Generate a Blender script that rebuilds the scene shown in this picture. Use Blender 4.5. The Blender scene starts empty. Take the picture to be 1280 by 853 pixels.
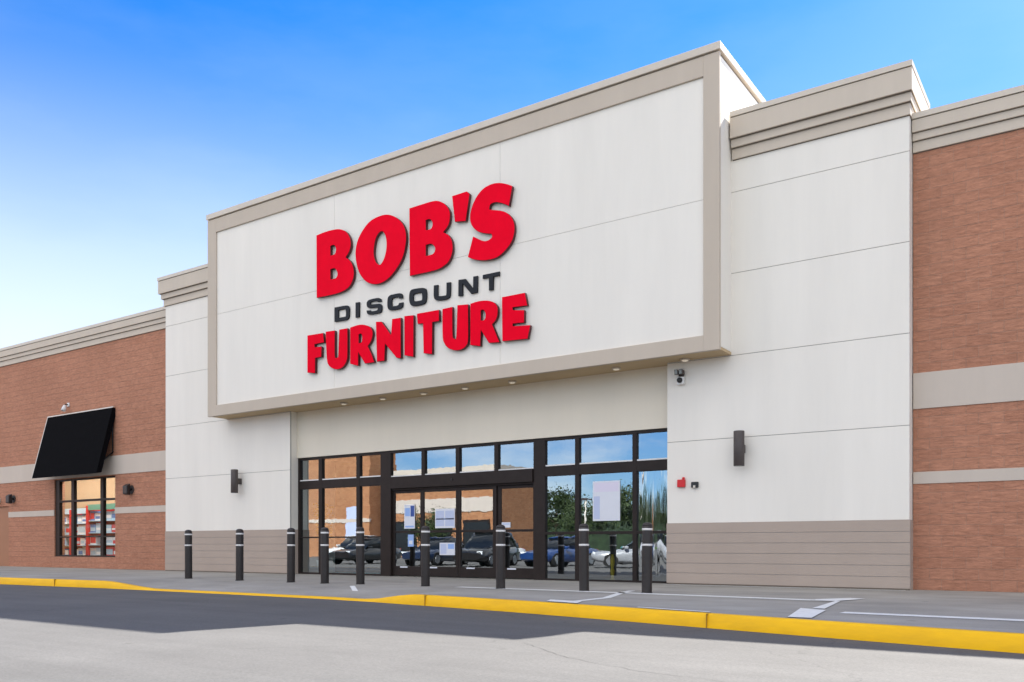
import bpy, bmesh, math, random
from mathutils import Vector, Matrix
random.seed(7)
S = bpy.context.scene
C = S.collection
R = math.radians

# ------------------------------------------------------------------ materials
MATS = {}
def new_mat(name):
    m = bpy.data.materials.new(name); m.use_nodes = True
    nt = m.node_tree
    b = nt.nodes['Principled BSDF']
    return m, nt, b
def nd(nt, t, **kw):
    n = nt.nodes.new(t)
    for k, v in kw.items():
        setattr(n, k, v)
    return n
def lk(nt, a, b): nt.links.new(a, b)
def setin(b, name, v):
    if name in b.inputs: b.inputs[name].default_value = v
def plain(name, col, rough=0.6, metal=0.0, var=0.0, scale=3.0, bump=0.0, bscale=60.0, spec=0.5, coat=0.0, coord='Object', streak=False):
    """principled material with slight procedural unevenness of colour and surface"""
    m, nt, b = new_mat(name)
    setin(b, 'Roughness', rough); setin(b, 'Metallic', metal); setin(b, 'Specular IOR Level', spec); setin(b, 'Coat Weight', coat)
    tc = nd(nt, 'ShaderNodeTexCoord')
    src = tc.outputs[coord]
    if var > 0:
        mp = nd(nt, 'ShaderNodeMapping')
        if streak: mp.inputs['Scale'].default_value = (1, 1, 0.12)
        lk(nt, src, mp.inputs[0])
        n1 = nd(nt, 'ShaderNodeTexNoise'); n1.inputs['Scale'].default_value = scale; n1.inputs['Detail'].default_value = 6; n1.inputs['Roughness'].default_value = .65
        lk(nt, mp.outputs[0], n1.inputs['Vector'])
        r = nd(nt, 'ShaderNodeValToRGB')
        r.color_ramp.elements[0].position = .3; r.color_ramp.elements[1].position = .7
        r.color_ramp.elements[0].color = tuple(c * (1 - var) for c in col) + (1,)
        r.color_ramp.elements[1].color = tuple(min(1, c * (1 + var * .6)) for c in col) + (1,)
        lk(nt, n1.outputs['Fac'], r.inputs[0]); lk(nt, r.outputs[0], b.inputs['Base Color'])
    else:
        b.inputs['Base Color'].default_value = tuple(col) + (1,)
    if bump > 0:
        n2 = nd(nt, 'ShaderNodeTexNoise'); n2.inputs['Scale'].default_value = bscale; n2.inputs['Detail'].default_value = 5
        lk(nt, src, n2.inputs['Vector'])
        bp = nd(nt, 'ShaderNodeBump'); bp.inputs['Strength'].default_value = bump; bp.inputs['Distance'].default_value = .01
        lk(nt, n2.outputs['Fac'], bp.inputs['Height']); lk(nt, bp.outputs[0], b.inputs['Normal'])
    MATS[name] = m
    return m

def emit(name, col, strength):
    m, nt, b = new_mat(name)
    b.inputs['Base Color'].default_value = tuple(col) + (1,)
    b.inputs['Emission Color'].default_value = tuple(col) + (1,)
    b.inputs['Emission Strength'].default_value = strength
    MATS[name] = m
    return m

def brick_mat(name, c1, c2, mortar, bw=.40, bh=.20):
    m, nt, b = new_mat(name)
    setin(b, 'Roughness', .9); setin(b, 'Specular IOR Level', .2)
    tc = nd(nt, 'ShaderNodeTexCoord'); sep = nd(nt, 'ShaderNodeSeparateXYZ'); lk(nt, tc.outputs['Object'], sep.inputs[0])
    ad = nd(nt, 'ShaderNodeMath', operation='ADD'); lk(nt, sep.outputs[0], ad.inputs[0]); lk(nt, sep.outputs[1], ad.inputs[1])
    cb = nd(nt, 'ShaderNodeCombineXYZ'); lk(nt, ad.outputs[0], cb.inputs[0]); lk(nt, sep.outputs[2], cb.inputs[1])
    bt = nd(nt, 'ShaderNodeTexBrick')
    bt.inputs['Scale'].default_value = 1; bt.inputs['Brick Width'].default_value = bw; bt.inputs['Row Height'].default_value = bh
    bt.inputs['Mortar Size'].default_value = .005; bt.inputs['Mortar Smooth'].default_value = .4; bt.inputs['Bias'].default_value = 0
    bt.inputs['Color1'].default_value = c1 + (1,); bt.inputs['Color2'].default_value = c2 + (1,); bt.inputs['Mortar'].default_value = mortar + (1,)
    lk(nt, cb.outputs[0], bt.inputs['Vector'])
    # per-patch unevenness and rough split face
    mp = nd(nt, 'ShaderNodeMapping'); mp.inputs['Scale'].default_value = (2.4, 14.0, 1); lk(nt, cb.outputs[0], mp.inputs[0])
    n1 = nd(nt, 'ShaderNodeTexNoise'); n1.inputs['Scale'].default_value = 1.4; n1.inputs['Detail'].default_value = 8; n1.inputs['Roughness'].default_value = .7
    lk(nt, mp.outputs[0], n1.inputs['Vector'])
    rp = nd(nt, 'ShaderNodeMapRange'); rp.inputs['From Min'].default_value = .3; rp.inputs['From Max'].default_value = .7; rp.inputs['To Min'].default_value = .80; rp.inputs['To Max'].default_value = 1.15
    lk(nt, n1.outputs['Fac'], rp.inputs[0])
    big = nd(nt, 'ShaderNodeTexNoise'); big.inputs['Scale'].default_value = .35; big.inputs['Detail'].default_value = 3; lk(nt, cb.outputs[0], big.inputs['Vector'])
    rb = nd(nt, 'ShaderNodeMapRange'); rb.inputs['From Min'].default_value = .3; rb.inputs['From Max'].default_value = .7; rb.inputs['To Min'].default_value = .92; rb.inputs['To Max'].default_value = 1.06
    lk(nt, big.outputs['Fac'], rb.inputs[0])
    mm0 = nd(nt, 'ShaderNodeMath', operation='MULTIPLY'); lk(nt, rp.outputs[0], mm0.inputs[0]); lk(nt, rb.outputs[0], mm0.inputs[1])
    mpf = nd(nt, 'ShaderNodeMapping'); mpf.inputs['Scale'].default_value = (6, 21, 1); lk(nt, cb.outputs[0], mpf.inputs[0])
    nf = nd(nt, 'ShaderNodeTexNoise'); nf.inputs['Scale'].default_value = 1.0; nf.inputs['Detail'].default_value = 6; nf.inputs['Roughness'].default_value = .75; lk(nt, mpf.outputs[0], nf.inputs['Vector'])
    rf = nd(nt, 'ShaderNodeMapRange'); rf.inputs['From Min'].default_value = .28; rf.inputs['From Max'].default_value = .72; rf.inputs['To Min'].default_value = .76; rf.inputs['To Max'].default_value = 1.22; lk(nt, nf.outputs['Fac'], rf.inputs[0])
    mm = nd(nt, 'ShaderNodeMath', operation='MULTIPLY'); lk(nt, mm0.outputs[0], mm.inputs[0]); lk(nt, rf.outputs[0], mm.inputs[1])
    mx = nd(nt, 'ShaderNodeVectorMath', operation='SCALE'); lk(nt, bt.outputs['Color'], mx.inputs[0]); lk(nt, mm.outputs[0], mx.inputs['Scale'])
    lk(nt, mx.outputs[0], b.inputs['Base Color'])
    inv = nd(nt, 'ShaderNodeMath', operation='MULTIPLY_ADD'); lk(nt, bt.outputs['Fac'], inv.inputs[0]); inv.inputs[1].default_value = -.45
    lk(nt, nf.outputs['Fac'], inv.inputs[2])
    bp = nd(nt, 'ShaderNodeBump'); bp.inputs['Strength'].default_value = .9; bp.inputs['Distance'].default_value = .03
    lk(nt, inv.outputs[0], bp.inputs['Height']); lk(nt, bp.outputs[0], b.inputs['Normal'])
    MATS[name] = m
    return m

def glass_mat(name, tint, refl, wave=0.0, wscale=6.0):
    m, nt, b = new_mat(name)
    nt.nodes.remove(b)
    out = [n for n in nt.nodes if n.type == 'OUTPUT_MATERIAL'][0]
    tr = nd(nt, 'ShaderNodeBsdfTransparent'); tr.inputs[0].default_value = tint + (1,)
    gl = nd(nt, 'ShaderNodeBsdfGlossy'); gl.inputs['Roughness'].default_value = .005; gl.inputs[0].default_value = (.90, .97, 1.0, 1)
    fr = nd(nt, 'ShaderNodeFresnel'); fr.inputs['IOR'].default_value = 1.5 if refl > .1 else 1.3
    ma = nd(nt, 'ShaderNodeMath', operation='ADD'); ma.use_clamp = True; ma.inputs[1].default_value = refl; lk(nt, fr.outputs[0], ma.inputs[0])
    ge = nd(nt, 'ShaderNodeNewGeometry'); fb_ = nd(nt, 'ShaderNodeMath', operation='SUBTRACT'); fb_.inputs[0].default_value = 1.0; lk(nt, ge.outputs['Backfacing'], fb_.inputs[1])
    fm = nd(nt, 'ShaderNodeMath', operation='MULTIPLY'); lk(nt, ma.outputs[0], fm.inputs[0]); lk(nt, fb_.outputs[0], fm.inputs[1])
    mix = nd(nt, 'ShaderNodeMixShader'); lk(nt, fm.outputs[0], mix.inputs[0]); lk(nt, tr.outputs[0], mix.inputs[1]); lk(nt, gl.outputs[0], mix.inputs[2])
    lk(nt, mix.outputs[0], out.inputs[0])
    tc = nd(nt, 'ShaderNodeTexCoord')
    mp = nd(nt, 'ShaderNodeMapping'); lk(nt, tc.outputs['Object'], mp.inputs[0])
    n = nd(nt, 'ShaderNodeTexNoise')
    if wave > .005:
        mp.inputs['Scale'].default_value = (1, 1, .07)
    n.inputs['Scale'].default_value = wscale; n.inputs['Detail'].default_value = 1.0
    lk(nt, mp.outputs[0], n.inputs['Vector'])
    bp = nd(nt, 'ShaderNodeBump'); bp.inputs['Strength'].default_value = 1.0; bp.inputs['Distance'].default_value = wave if wave > 0 else .0002
    lk(nt, n.outputs['Fac'], bp.inputs['Height']); lk(nt, bp.outputs[0], gl.inputs['Normal'])
    MATS[name] = m
    return m

plain('eifs_white', (.83, .79, .715), .85, var=.05, scale=1.1, bump=.25, bscale=90, spec=.25, streak=True)
plain('eifs_groove', (.36, .355, .34), .9)
plain('eifs_tan', (.55, .475, .39), .85, var=.05, scale=1.5, bump=.25, bscale=80, spec=.25, streak=True)
plain('cornice_tan', (.59, .515, .425), .8, var=.06, scale=1.2, bump=.15, bscale=70, spec=.3, streak=True)
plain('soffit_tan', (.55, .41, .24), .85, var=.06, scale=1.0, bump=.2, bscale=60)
plain('reveal_cream', (.79, .725, .60), .85, var=.04, scale=.8, bump=.25, bscale=90, spec=.25, streak=True)
plain('base_taupe', (.43, .352, .295), .85, var=.05, scale=1.2, bump=.3, bscale=70, spec=.25)
plain('band_taupe', (.58, .505, .43), .85, var=.05, scale=1.3, bump=.2, bscale=70, spec=.25, streak=True)
plain('cap_metal', (.61, .54, .45), .45, metal=.0, var=.06, scale=2)
plain('coping_edge', (.16, .13, .10), .7)
brick_mat('brick_red', (.50, .240, .152), (.455, .213, .134), (.50, .285, .20))
brick_mat('brick_orange', (.48, .235, .115), (.40, .180, .085), (.44, .29, .19))
plain('bronze', (.024, .017, .0145), .5, var=.2, scale=4, spec=.22)
plain('bronze_lamp', (.062, .048, .044), .5, var=.2, scale=5)
plain('bollard_sleeve', (.026, .021, .019), .5, var=.25, scale=7, bump=.05, bscale=30)
plain('reflective_tape', (.72, .70, .67), .4)
plain('sign_red', (.87, .002, .022), .6, var=.07, scale=2, spec=.025)
plain('sign_return', (.085, .006, .010), .5)  # dark red letter sides, with their shade also put into the colour
plain('sign_charcoal', (.011, .013, .017), .45, var=.3, scale=4, spec=.2)
plain('awning_black', (.005, .005, .006), .9, var=.2, scale=6, bump=.1, bscale=120, spec=.04)
plain('pale_metal', (.62, .57, .50), .45)
plain('white_paint', (.78, .77, .75), .45, var=.04, scale=3)
plain('paper_white', (.70, .72, .78), .7, var=.03, scale=5)
plain('paper_blue', (.30, .45, .78), .7)
plain('paper_pink', (.70, .66, .78), .7)
plain('paper_grey', (.50, .56, .74), .7)
plain('paper_navy', (.035, .08, .30), .6)
plain('paper_teal', (.12, .42, .52), .6)
plain('alarm_red', (.62, .012, .014), .35)
plain('black_plastic', (.012, .012, .013), .4)
plain('dark_rubber', (.02, .02, .02), .8)
plain('lens_grey', (.25, .27, .26), .2)
plain('door_brown', (.36, .165, .085), .6, var=.05, scale=1.5)
plain('interior_dark', (.055, .05, .046), .8, var=.15, scale=1)
plain('interior_tan', (.44, .33, .21), .8, var=.05, scale=1)
plain('interior_floor', (.20, .16, .115), .5, var=.12, scale=2)
plain('shelf_red', (.60, .015, .02), .45)
plain('box_white', (.78, .80, .82), .55)
plain('box_blue', (.08, .22, .52), .5)
plain('box_pale', (.42, .60, .72), .5)
plain('box_pink', (.70, .25, .32), .5)
plain('box_green', (.10, .32, .24), .5)
plain('box_red', (.62, .05, .06), .5)
plain('rug_teal', (.03, .40, .42), .9, var=.2, scale=12)
plain('blossom_yellow', (.80, .48, .03), .7)
plain('stem_brown', (.10, .06, .03), .8)
plain('post_yellow', (.75, .50, .04), .5)
plain('roof_grey', (.45, .45, .44), .9)
emit('lamp_glow', (.9, .80, .64), .08)
emit('shop_glow', (1.0, .96, .90), 11.0)
glass_mat('shop_glass', (.80, .86, .86), .34)
glass_mat('wavy_glass', (.80, .86, .86), .36, wave=.035, wscale=5.0)
glass_mat('clear_glass', (.90, .94, .94), .0)

def ground_mat(name, col, speck, patch, cracks=0.0, rough=.9):
    m, nt, b = new_mat(name)
    setin(b, 'Roughness', rough); setin(b, 'Specular IOR Level', .3)
    tc = nd(nt, 'ShaderNodeTexCoord')
    n1 = nd(nt, 'ShaderNodeTexNoise'); n1.inputs['Scale'].default_value = 45; n1.inputs['Detail'].default_value = 6; n1.inputs['Roughness'].default_value = .8; lk(nt, tc.outputs['Object'], n1.inputs['Vector'])
    n2 = nd(nt, 'ShaderNodeTexNoise'); n2.inputs['Scale'].default_value = .55; n2.inputs['Detail'].default_value = 7; n2.inputs['Roughness'].default_value = .62; lk(nt, tc.outputs['Object'], n2.inputs['Vector'])
    a = nd(nt, 'ShaderNodeMapRange'); a.inputs['From Min'].default_value = .25; a.inputs['From Max'].default_value = .75; a.inputs['To Min'].default_value = 1 - speck; a.inputs['To Max'].default_value = 1 + speck; lk(nt, n1.outputs['Fac'], a.inputs[0])
    c = nd(nt, 'ShaderNodeMapRange'); c.inputs['From Min'].default_value = .3; c.inputs['From Max'].default_value = .7; c.inputs['To Min'].default_value = 1 - patch; c.inputs['To Max'].default_value = 1 + patch * .6; lk(nt, n2.outputs['Fac'], c.inputs[0])
    mu = nd(nt, 'ShaderNodeMath', operation='MULTIPLY'); lk(nt, a.outputs[0], mu.inputs[0]); lk(nt, c.outputs[0], mu.inputs[1])
    mps = nd(nt, 'ShaderNodeMapping'); mps.inputs['Scale'].default_value = (.10, 1.5, 1); mps.inputs['Rotation'].default_value = (0, 0, .06); lk(nt, tc.outputs['Object'], mps.inputs[0])
    ns = nd(nt, 'ShaderNodeTexNoise'); ns.inputs['Scale'].default_value = 1.3; ns.inputs['Detail'].default_value = 5; ns.inputs['Roughness'].default_value = .6; lk(nt, mps.outputs[0], ns.inputs['Vector'])
    rs = nd(nt, 'ShaderNodeMapRange'); rs.inputs['From Min'].default_value = .3; rs.inputs['From Max'].default_value = .7; rs.inputs['To Min'].default_value = .90; rs.inputs['To Max'].default_value = 1.07; lk(nt, ns.outputs['Fac'], rs.inputs[0])
    mus = nd(nt, 'ShaderNodeMath', operation='MULTIPLY'); lk(nt, mu.outputs[0], mus.inputs[0]); lk(nt, rs.outputs[0], mus.inputs[1])
    last = mus.outputs[0]
    # small dark oil spots
    v = nd(nt, 'ShaderNodeTexVoronoi'); v.inputs['Scale'].default_value = .9; v.inputs['Randomness'].default_value = 1; lk(nt, tc.outputs['Object'], v.inputs['Vector'])
    s = nd(nt, 'ShaderNodeMapRange'); s.inputs['From Min'].default_value = .03; s.inputs['From Max'].default_value = .07; s.inputs['To Min'].default_value = .72; s.inputs['To Max'].default_value = 1; lk(nt, v.outputs['Distance'], s.inputs[0])
    m2 = nd(nt, 'ShaderNodeMath', operation='MULTIPLY'); lk(nt, last, m2.inputs[0]); lk(nt, s.outputs[0], m2.inputs[1]); last = m2.outputs[0]
    if cracks:
        n3 = nd(nt, 'ShaderNodeTexNoise'); n3.inputs['Scale'].default_value = 1.2; n3.inputs['Detail'].default_value = 4; lk(nt, tc.outputs['Object'], n3.inputs['Vector'])
        va = nd(nt, 'ShaderNodeVectorMath', operation='MULTIPLY_ADD'); lk(nt, n3.outputs['Color'], va.inputs[0]); va.inputs[1].default_value = (.9, .9, .9); lk(nt, tc.outputs['Object'], va.inputs[2])
        v2 = nd(nt, 'ShaderNodeTexVoronoi'); v2.feature = 'DISTANCE_TO_EDGE'; v2.inputs['Scale'].default_value = .16; lk(nt, va.outputs[0], v2.inputs['Vector'])
        s2 = nd(nt, 'ShaderNodeMapRange'); s2.inputs['From Min'].default_value = .0008; s2.inputs['From Max'].default_value = .0026; s2.inputs['To Min'].default_value = 1 - cracks; s2.inputs['To Max'].default_value = 1; lk(nt, v2.outputs['Distance'], s2.inputs[0])
        m3 = nd(nt, 'ShaderNodeMath', operation='MULTIPLY'); lk(nt, last, m3.inputs[0]); lk(nt, s2.outputs[0], m3.inputs[1]); last = m3.outputs[0]
    sc = nd(nt, 'ShaderNodeVectorMath', operation='SCALE'); sc.inputs[0].default_value = col; lk(nt, last, sc.inputs['Scale'])
    lk(nt, sc.outputs[0], b.inputs['Base Color'])
    bp = nd(nt, 'ShaderNodeBump'); bp.inputs['Strength'].default_value = .35; bp.inputs['Distance'].default_value = .006
    lk(nt, n1.outputs['Fac'], bp.inputs['Height']); lk(nt, bp.outputs[0], b.inputs['Normal'])
    MATS[name] = m
ground_mat('asphalt', (.117, .114, .109), .32, .12, cracks=.16)
ground_mat('sidewalk_concrete', (.33, .314, .280), .18, .22)
plain('joint_white', (.74, .74, .71), .8, var=.12, scale=9)
m_, nt_, b_ = new_mat('curb_yellow'); MATS['curb_yellow'] = m_; setin(b_, 'Roughness', .6); setin(b_, 'Specular IOR Level', .3)
tc_ = nd(nt_, 'ShaderNodeTexCoord'); mp_ = nd(nt_, 'ShaderNodeMapping'); mp_.inputs['Scale'].default_value = (.7, 2, 3.5); lk(nt_, tc_.outputs['Object'], mp_.inputs[0])
na_ = nd(nt_, 'ShaderNodeTexNoise'); na_.inputs['Scale'].default_value = 2.2; na_.inputs['Detail'].default_value = 9; na_.inputs['Roughness'].default_value = .7; lk(nt_, mp_.outputs[0], na_.inputs['Vector'])
ra_ = nd(nt_, 'ShaderNodeValToRGB'); ra_.color_ramp.elements[0].position = .30; ra_.color_ramp.elements[0].color = (.82, .44, .006, 1); ra_.color_ramp.elements[1].position = .62; ra_.color_ramp.elements[1].color = (.96, .53, .002, 1); lk(nt_, na_.outputs['Fac'], ra_.inputs[0])
nb_ = nd(nt_, 'ShaderNodeTexNoise'); nb_.inputs['Scale'].default_value = 5.5; nb_.inputs['Detail'].default_value = 10; nb_.inputs['Roughness'].default_value = .75; lk(nt_, mp_.outputs[0], nb_.inputs['Vector'])
rb_ = nd(nt_, 'ShaderNodeMapRange'); rb_.inputs['From Min'].default_value = .69; rb_.inputs['From Max'].default_value = .72; lk(nt_, nb_.outputs['Fac'], rb_.inputs[0])
mxa_ = nd(nt_, 'ShaderNodeMix', data_type='RGBA'); lk(nt_, rb_.outputs[0], mxa_.inputs['Factor']); lk(nt_, ra_.outputs[0], mxa_.inputs['A']); mxa_.inputs['B'].default_value = (.17, .14, .10, 1)
lk(nt_, mxa_.outputs['Result'], b_.inputs['Base Color'])
bb_ = nd(nt_, 'ShaderNodeBump'); bb_.inputs['Strength'].default_value = .4; bb_.inputs['Distance'].default_value = .01; lk(nt_, na_.outputs['Fac'], bb_.inputs['Height']); lk(nt_, bb_.outputs[0], b_.inputs['Normal'])
plain('crack_dark', (.085,.082,.078), .9)
plain('joint_ochre', (.42,.24,.02), .9)
plain('wood_green', (.016,.032,.011), .95, var=.6, scale=.35, bump=1.0, bscale=.6)
plain('grass_green', (.07, .13, .03), .95, var=.4, scale=3)

# ------------------------------------------------------------------ mesh helpers
class MB:
    """collects shapes in world coordinates; build() links them as ONE mesh object under parent"""
    def __init__(self): self.bm = bmesh.new(); self.mats = []
    def mi(self, m):
        if m not in self.mats: self.mats.append(m)
        return self.mats.index(m)
    def box(self, x0, x1, y0, y1, z0, z1, m=None):
        vs = [self.bm.verts.new(p) for p in ((x0,y0,z0),(x1,y0,z0),(x1,y1,z0),(x0,y1,z0),(x0,y0,z1),(x1,y0,z1),(x1,y1,z1),(x0,y1,z1))]
        i = self.mi(m) if m else 0
        for f in ((0,3,2,1),(4,5,6,7),(0,1,5,4),(1,2,6,5),(2,3,7,6),(3,0,4,7)):
            fc = self.bm.faces.new([vs[k] for k in f]); fc.material_index = i
        return self
    def hexa(self, p, m=None):
        """8 corners: bottom four ring, top four ring"""
        vs = [self.bm.verts.new(q) for q in p]
        i = self.mi(m) if m else 0
        for f in ((0,3,2,1),(4,5,6,7),(0,1,5,4),(1,2,6,5),(2,3,7,6),(3,0,4,7)):
            fc = self.bm.faces.new([vs[k] for k in f]); fc.material_index = i
        return self
    def rings(self, rings, m=None, cap=True, smooth=True):
        i = self.mi(m) if m else 0
        rv = [[self.bm.verts.new(p) for p in r] for r in rings]
        n = len(rv[0])
        for a, b in zip(rv, rv[1:]):
            for k in range(n):
                fc = self.bm.faces.new((a[k], a[(k+1) % n], b[(k+1) % n], b[k])); fc.material_index = i; fc.smooth = smooth
        if cap:
            f1 = self.bm.faces.new(list(reversed(rv[0]))); f2 = self.bm.faces.new(rv[-1]); f1.material_index = i; f2.material_index = i
        return self
    def lathe(self, cx, cy, prof, n=24, m=None):
        """prof: (radius, z) from bottom to top"""
        return self.rings([[(cx + r*math.cos(2*math.pi*k/n), cy + r*math.sin(2*math.pi*k/n), z) for k in range(n)] for r, z in prof], m)
    def tube(self, pts, rad, n=10, m=None):
        pts = [Vector(p) for p in pts]; rs = rad if isinstance(rad, (list, tuple)) else [rad]*len(pts)
        rg = []
        for k, p in enumerate(pts):
            d = (pts[min(k+1, len(pts)-1)] - pts[max(k-1, 0)]).normalized()
            up = Vector((0,0,1)) if abs(d.z) < .9 else Vector((1,0,0))
            a = d.cross(up).normalized(); b = a.cross(d).normalized()
            rg.append([tuple(p + (a*math.cos(2*math.pi*j/n) + b*math.sin(2*math.pi*j/n))*rs[k]) for j in range(n)])
        return self.rings(rg, m)
    def build(self, name, mat=None, parent=None, bevel=0.0, off=None):
        bmesh.ops.recalc_face_normals(self.bm, faces=self.bm.faces[:])
        me = bpy.data.meshes.new(name)
        o = bpy.data.objects.new(name, me); C.objects.link(o)
        if parent is not None:
            o.parent = parent
            w = Vector((0,0,0)); p = parent
            while p is not None:
                w += p.location; p = p.parent
            bmesh.ops.translate(self.bm, verts=self.bm.verts[:], vec=-w)
        elif off is not None:
            bmesh.ops.translate(self.bm, verts=self.bm.verts[:], vec=-Vector(off)); o.location = off
        self.bm.to_mesh(me); self.bm.free()
        for m in ([mat] if mat else []) + [q for q in self.mats if q is not mat and mat is None]:
            me.materials.append(MATS[m])
        if bevel > 0:
            b = o.modifiers.new('edge', 'BEVEL'); b.width = bevel; b.segments = 2; b.limit_method = 'ANGLE'; b.angle_limit = R(40)
        return o

def tag(o, label=None, cat=None, group=None, kind=None):
    if label: o['label'] = label
    if cat: o['category'] = cat
    if group: o['group'] = group
    if kind: o['kind'] = kind
    return o
def thing(name, label, cat, loc=(0,0,0), group=None):
    o = bpy.data.objects.new(name, None); C.objects.link(o)
    o.location = loc; o.empty_display_size = .3
    return tag(o, label, cat, group)
def kids(o): return [c for c in bpy.data.objects if c.parent is o]
def copy_tree(o, parent=None):
    c = o.copy(); C.objects.link(c)
    if parent is not None: c.parent = parent
    for ch in kids(o): copy_tree(ch, c)
    return c

def grooved(mb, x0, x1, z0, z1, y, hz, vx, depth=.014, gap=.012, m='eifs_white', gm='eifs_groove', thick=.05):
    """a wall face at depth y cut into flat boards by horizontal joints hz and vertical joints vx"""
    zs = [z0] + [z for z in hz if z0 < z < z1] + [z1]
    xs = [x0] + [x for x in vx if x0 < x < x1] + [x1]
    mb.box(x0 + .002, x1 - .002, y + depth, y + thick, z0 + .002, z1 - .002, gm)
    for i in range(len(zs)-1):
        for j in range(len(xs)-1):
            a = zs[i] + (gap/2 if i else 0); b = zs[i+1] - (gap/2 if i < len(zs)-2 else 0)
            c = xs[j] + (gap/2 if j else 0); d = xs[j+1] - (gap/2 if j < len(xs)-2 else 0)
            mb.box(c, d, y, y + depth - .001, a, b, m)
SKY_TINT = (.82, 1.0, 1.32)
HORIZON = (5.6, 6.2, 7.1)
SKY_SAT, SKY_STR, EXPOSURE = 1.25, .065, 1.52
# ------------------------------------------------------------------ camera, light, sky
F_PX, PSI = 1089.0, math.atan(742/1089.0)
cam = bpy.data.cameras.new('camera'); co = bpy.data.objects.new('camera', cam); C.objects.link(co)
cam.sensor_width = 36; cam.sensor_fit = 'HORIZONTAL'; cam.lens = F_PX/1280*36
cam.shift_y = (683 - 426.5)/1280; cam.clip_end = 3000; cam.clip_start = .05
co.location = (0, 0, .81); co.rotation_euler = (R(90), 0, PSI)
S.camera = co

to_sun = Vector((.225, .975, 1.0)).normalized()
elev = math.asin(to_sun.z); azim = math.atan2(to_sun.x, to_sun.y)
sl = bpy.data.lights.new('sun', 'SUN'); sl.energy = 5.0; sl.angle = R(.53); sl.color = (1.0, .955, .89)
so = bpy.data.objects.new('sun', sl); C.objects.link(so); so.location = (20, 60, 60)
so.rotation_euler = to_sun.to_track_quat('Z', 'Y').to_euler()

w = bpy.data.worlds.new('World'); S.world = w; w.use_nodes = True
nt = w.node_tree; bg = nt.nodes['Background']
sky = nd(nt, 'ShaderNodeTexSky'); sky.sky_type = 'NISHITA'; sky.sun_disc = False
sky.sun_elevation = elev; sky.sun_rotation = azim; sky.altitude = 100; sky.air_density = 1.0; sky.dust_density = .4; sky.ozone_density = 2.2
tc = nd(nt, 'ShaderNodeTexCoord')
hs = nd(nt, 'ShaderNodeHueSaturation'); hs.inputs['Saturation'].default_value = SKY_SAT; 
tint = nd(nt, 'ShaderNodeMix', data_type='RGBA', blend_type='MULTIPLY'); tint.inputs['Factor'].default_value = 1; tint.inputs['B'].default_value = SKY_TINT + (1,)
lk(nt, sky.outputs[0], tint.inputs['A']); lk(nt, tint.outputs['Result'], hs.inputs['Color'])
# thin wisps ahead, heaped clouds behind; unseen warm-white cover added to light facade
mp = nd(nt, 'ShaderNodeMapping'); mp.inputs['Scale'].default_value = (2.2, 2.2, 7.5); lk(nt, tc.outputs['Generated'], mp.inputs[0])
n1 = nd(nt, 'ShaderNodeTexNoise'); n1.inputs['Scale'].default_value = 1.6; n1.inputs['Detail'].default_value = 8; n1.inputs['Roughness'].default_value = .55; lk(nt, mp.outputs[0], n1.inputs['Vector'])
r1 = nd(nt, 'ShaderNodeMapRange'); r1.inputs['From Min'].default_value = .38; r1.inputs['From Max'].default_value = .58; lk(nt, n1.outputs['Fac'], r1.inputs[0])
sp = nd(nt, 'ShaderNodeSeparateXYZ'); lk(nt, tc.outputs['Generated'], sp.inputs[0])
my = nd(nt, 'ShaderNodeMapRange'); my.inputs['From Min'].default_value = .25; my.inputs['From Max'].default_value = -.35; my.inputs['To Min'].default_value = .018; my.inputs['To Max'].default_value = 1.0; lk(nt, sp.outputs[1], my.inputs[0])
mz = nd(nt, 'ShaderNodeMapRange'); mz.inputs['From Min'].default_value = .10; mz.inputs['From Max'].default_value = .30; mz.inputs['To Min'].default_value = .55; mz.inputs['To Max'].default_value = 1; lk(nt, sp.outputs[2], mz.inputs[0])
ma = nd(nt, 'ShaderNodeMath', operation='MULTIPLY'); lk(nt, r1.outputs[0], ma.inputs[0]); lk(nt, my.outputs[0], ma.inputs[1])
mb2 = nd(nt, 'ShaderNodeMath', operation='MULTIPLY'); lk(nt, ma.outputs[0], mb2.inputs[0]); lk(nt, mz.outputs[0], mb2.inputs[1])
mx = nd(nt, 'ShaderNodeMix', data_type='RGBA'); lk(nt, mb2.outputs[0], mx.inputs['Factor']); lk(nt, hs.outputs[0], mx.inputs['A']); mx.inputs['B'].default_value = (14.2, 13.6, 12.6, 1)

# pale air towards the horizon
hz = nd(nt, 'ShaderNodeMapRange'); hz.interpolation_type = 'SMOOTHSTEP'; hz.inputs['From Min'].default_value = .12; hz.inputs['From Max'].default_value = .54; hz.inputs['To Min'].default_value = .92; hz.inputs['To Max'].default_value = 0; lk(nt, sp.outputs[2], hz.inputs[0])
hx = nd(nt, 'ShaderNodeMapRange'); hx.inputs['From Min'].default_value = -.75; hx.inputs['From Max'].default_value = .05; hx.inputs['To Min'].default_value = 1.0; hx.inputs['To Max'].default_value = .45; lk(nt, sp.outputs[0], hx.inputs[0])
hm = nd(nt, 'ShaderNodeMath', operation='MULTIPLY'); lk(nt, hz.outputs[0], hm.inputs[0]); lk(nt, hx.outputs[0], hm.inputs[1])
hy = nd(nt, 'ShaderNodeMapRange'); hy.inputs['From Min'].default_value = -.2; hy.inputs['From Max'].default_value = .2; hy.inputs['To Min'].default_value = .25; hy.inputs['To Max'].default_value = 1; lk(nt, sp.outputs[1], hy.inputs[0])
hm2 = nd(nt, 'ShaderNodeMath', operation='MULTIPLY'); lk(nt, hm.outputs[0], hm2.inputs[0]); lk(nt, hy.outputs[0], hm2.inputs[1])
hzm = nd(nt, 'ShaderNodeMix', data_type='RGBA'); lk(nt, hm2.outputs[0], hzm.inputs['Factor']); lk(nt, hs.outputs[0], hzm.inputs['A']); hzm.inputs['B'].default_value = HORIZON + (1,)
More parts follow.
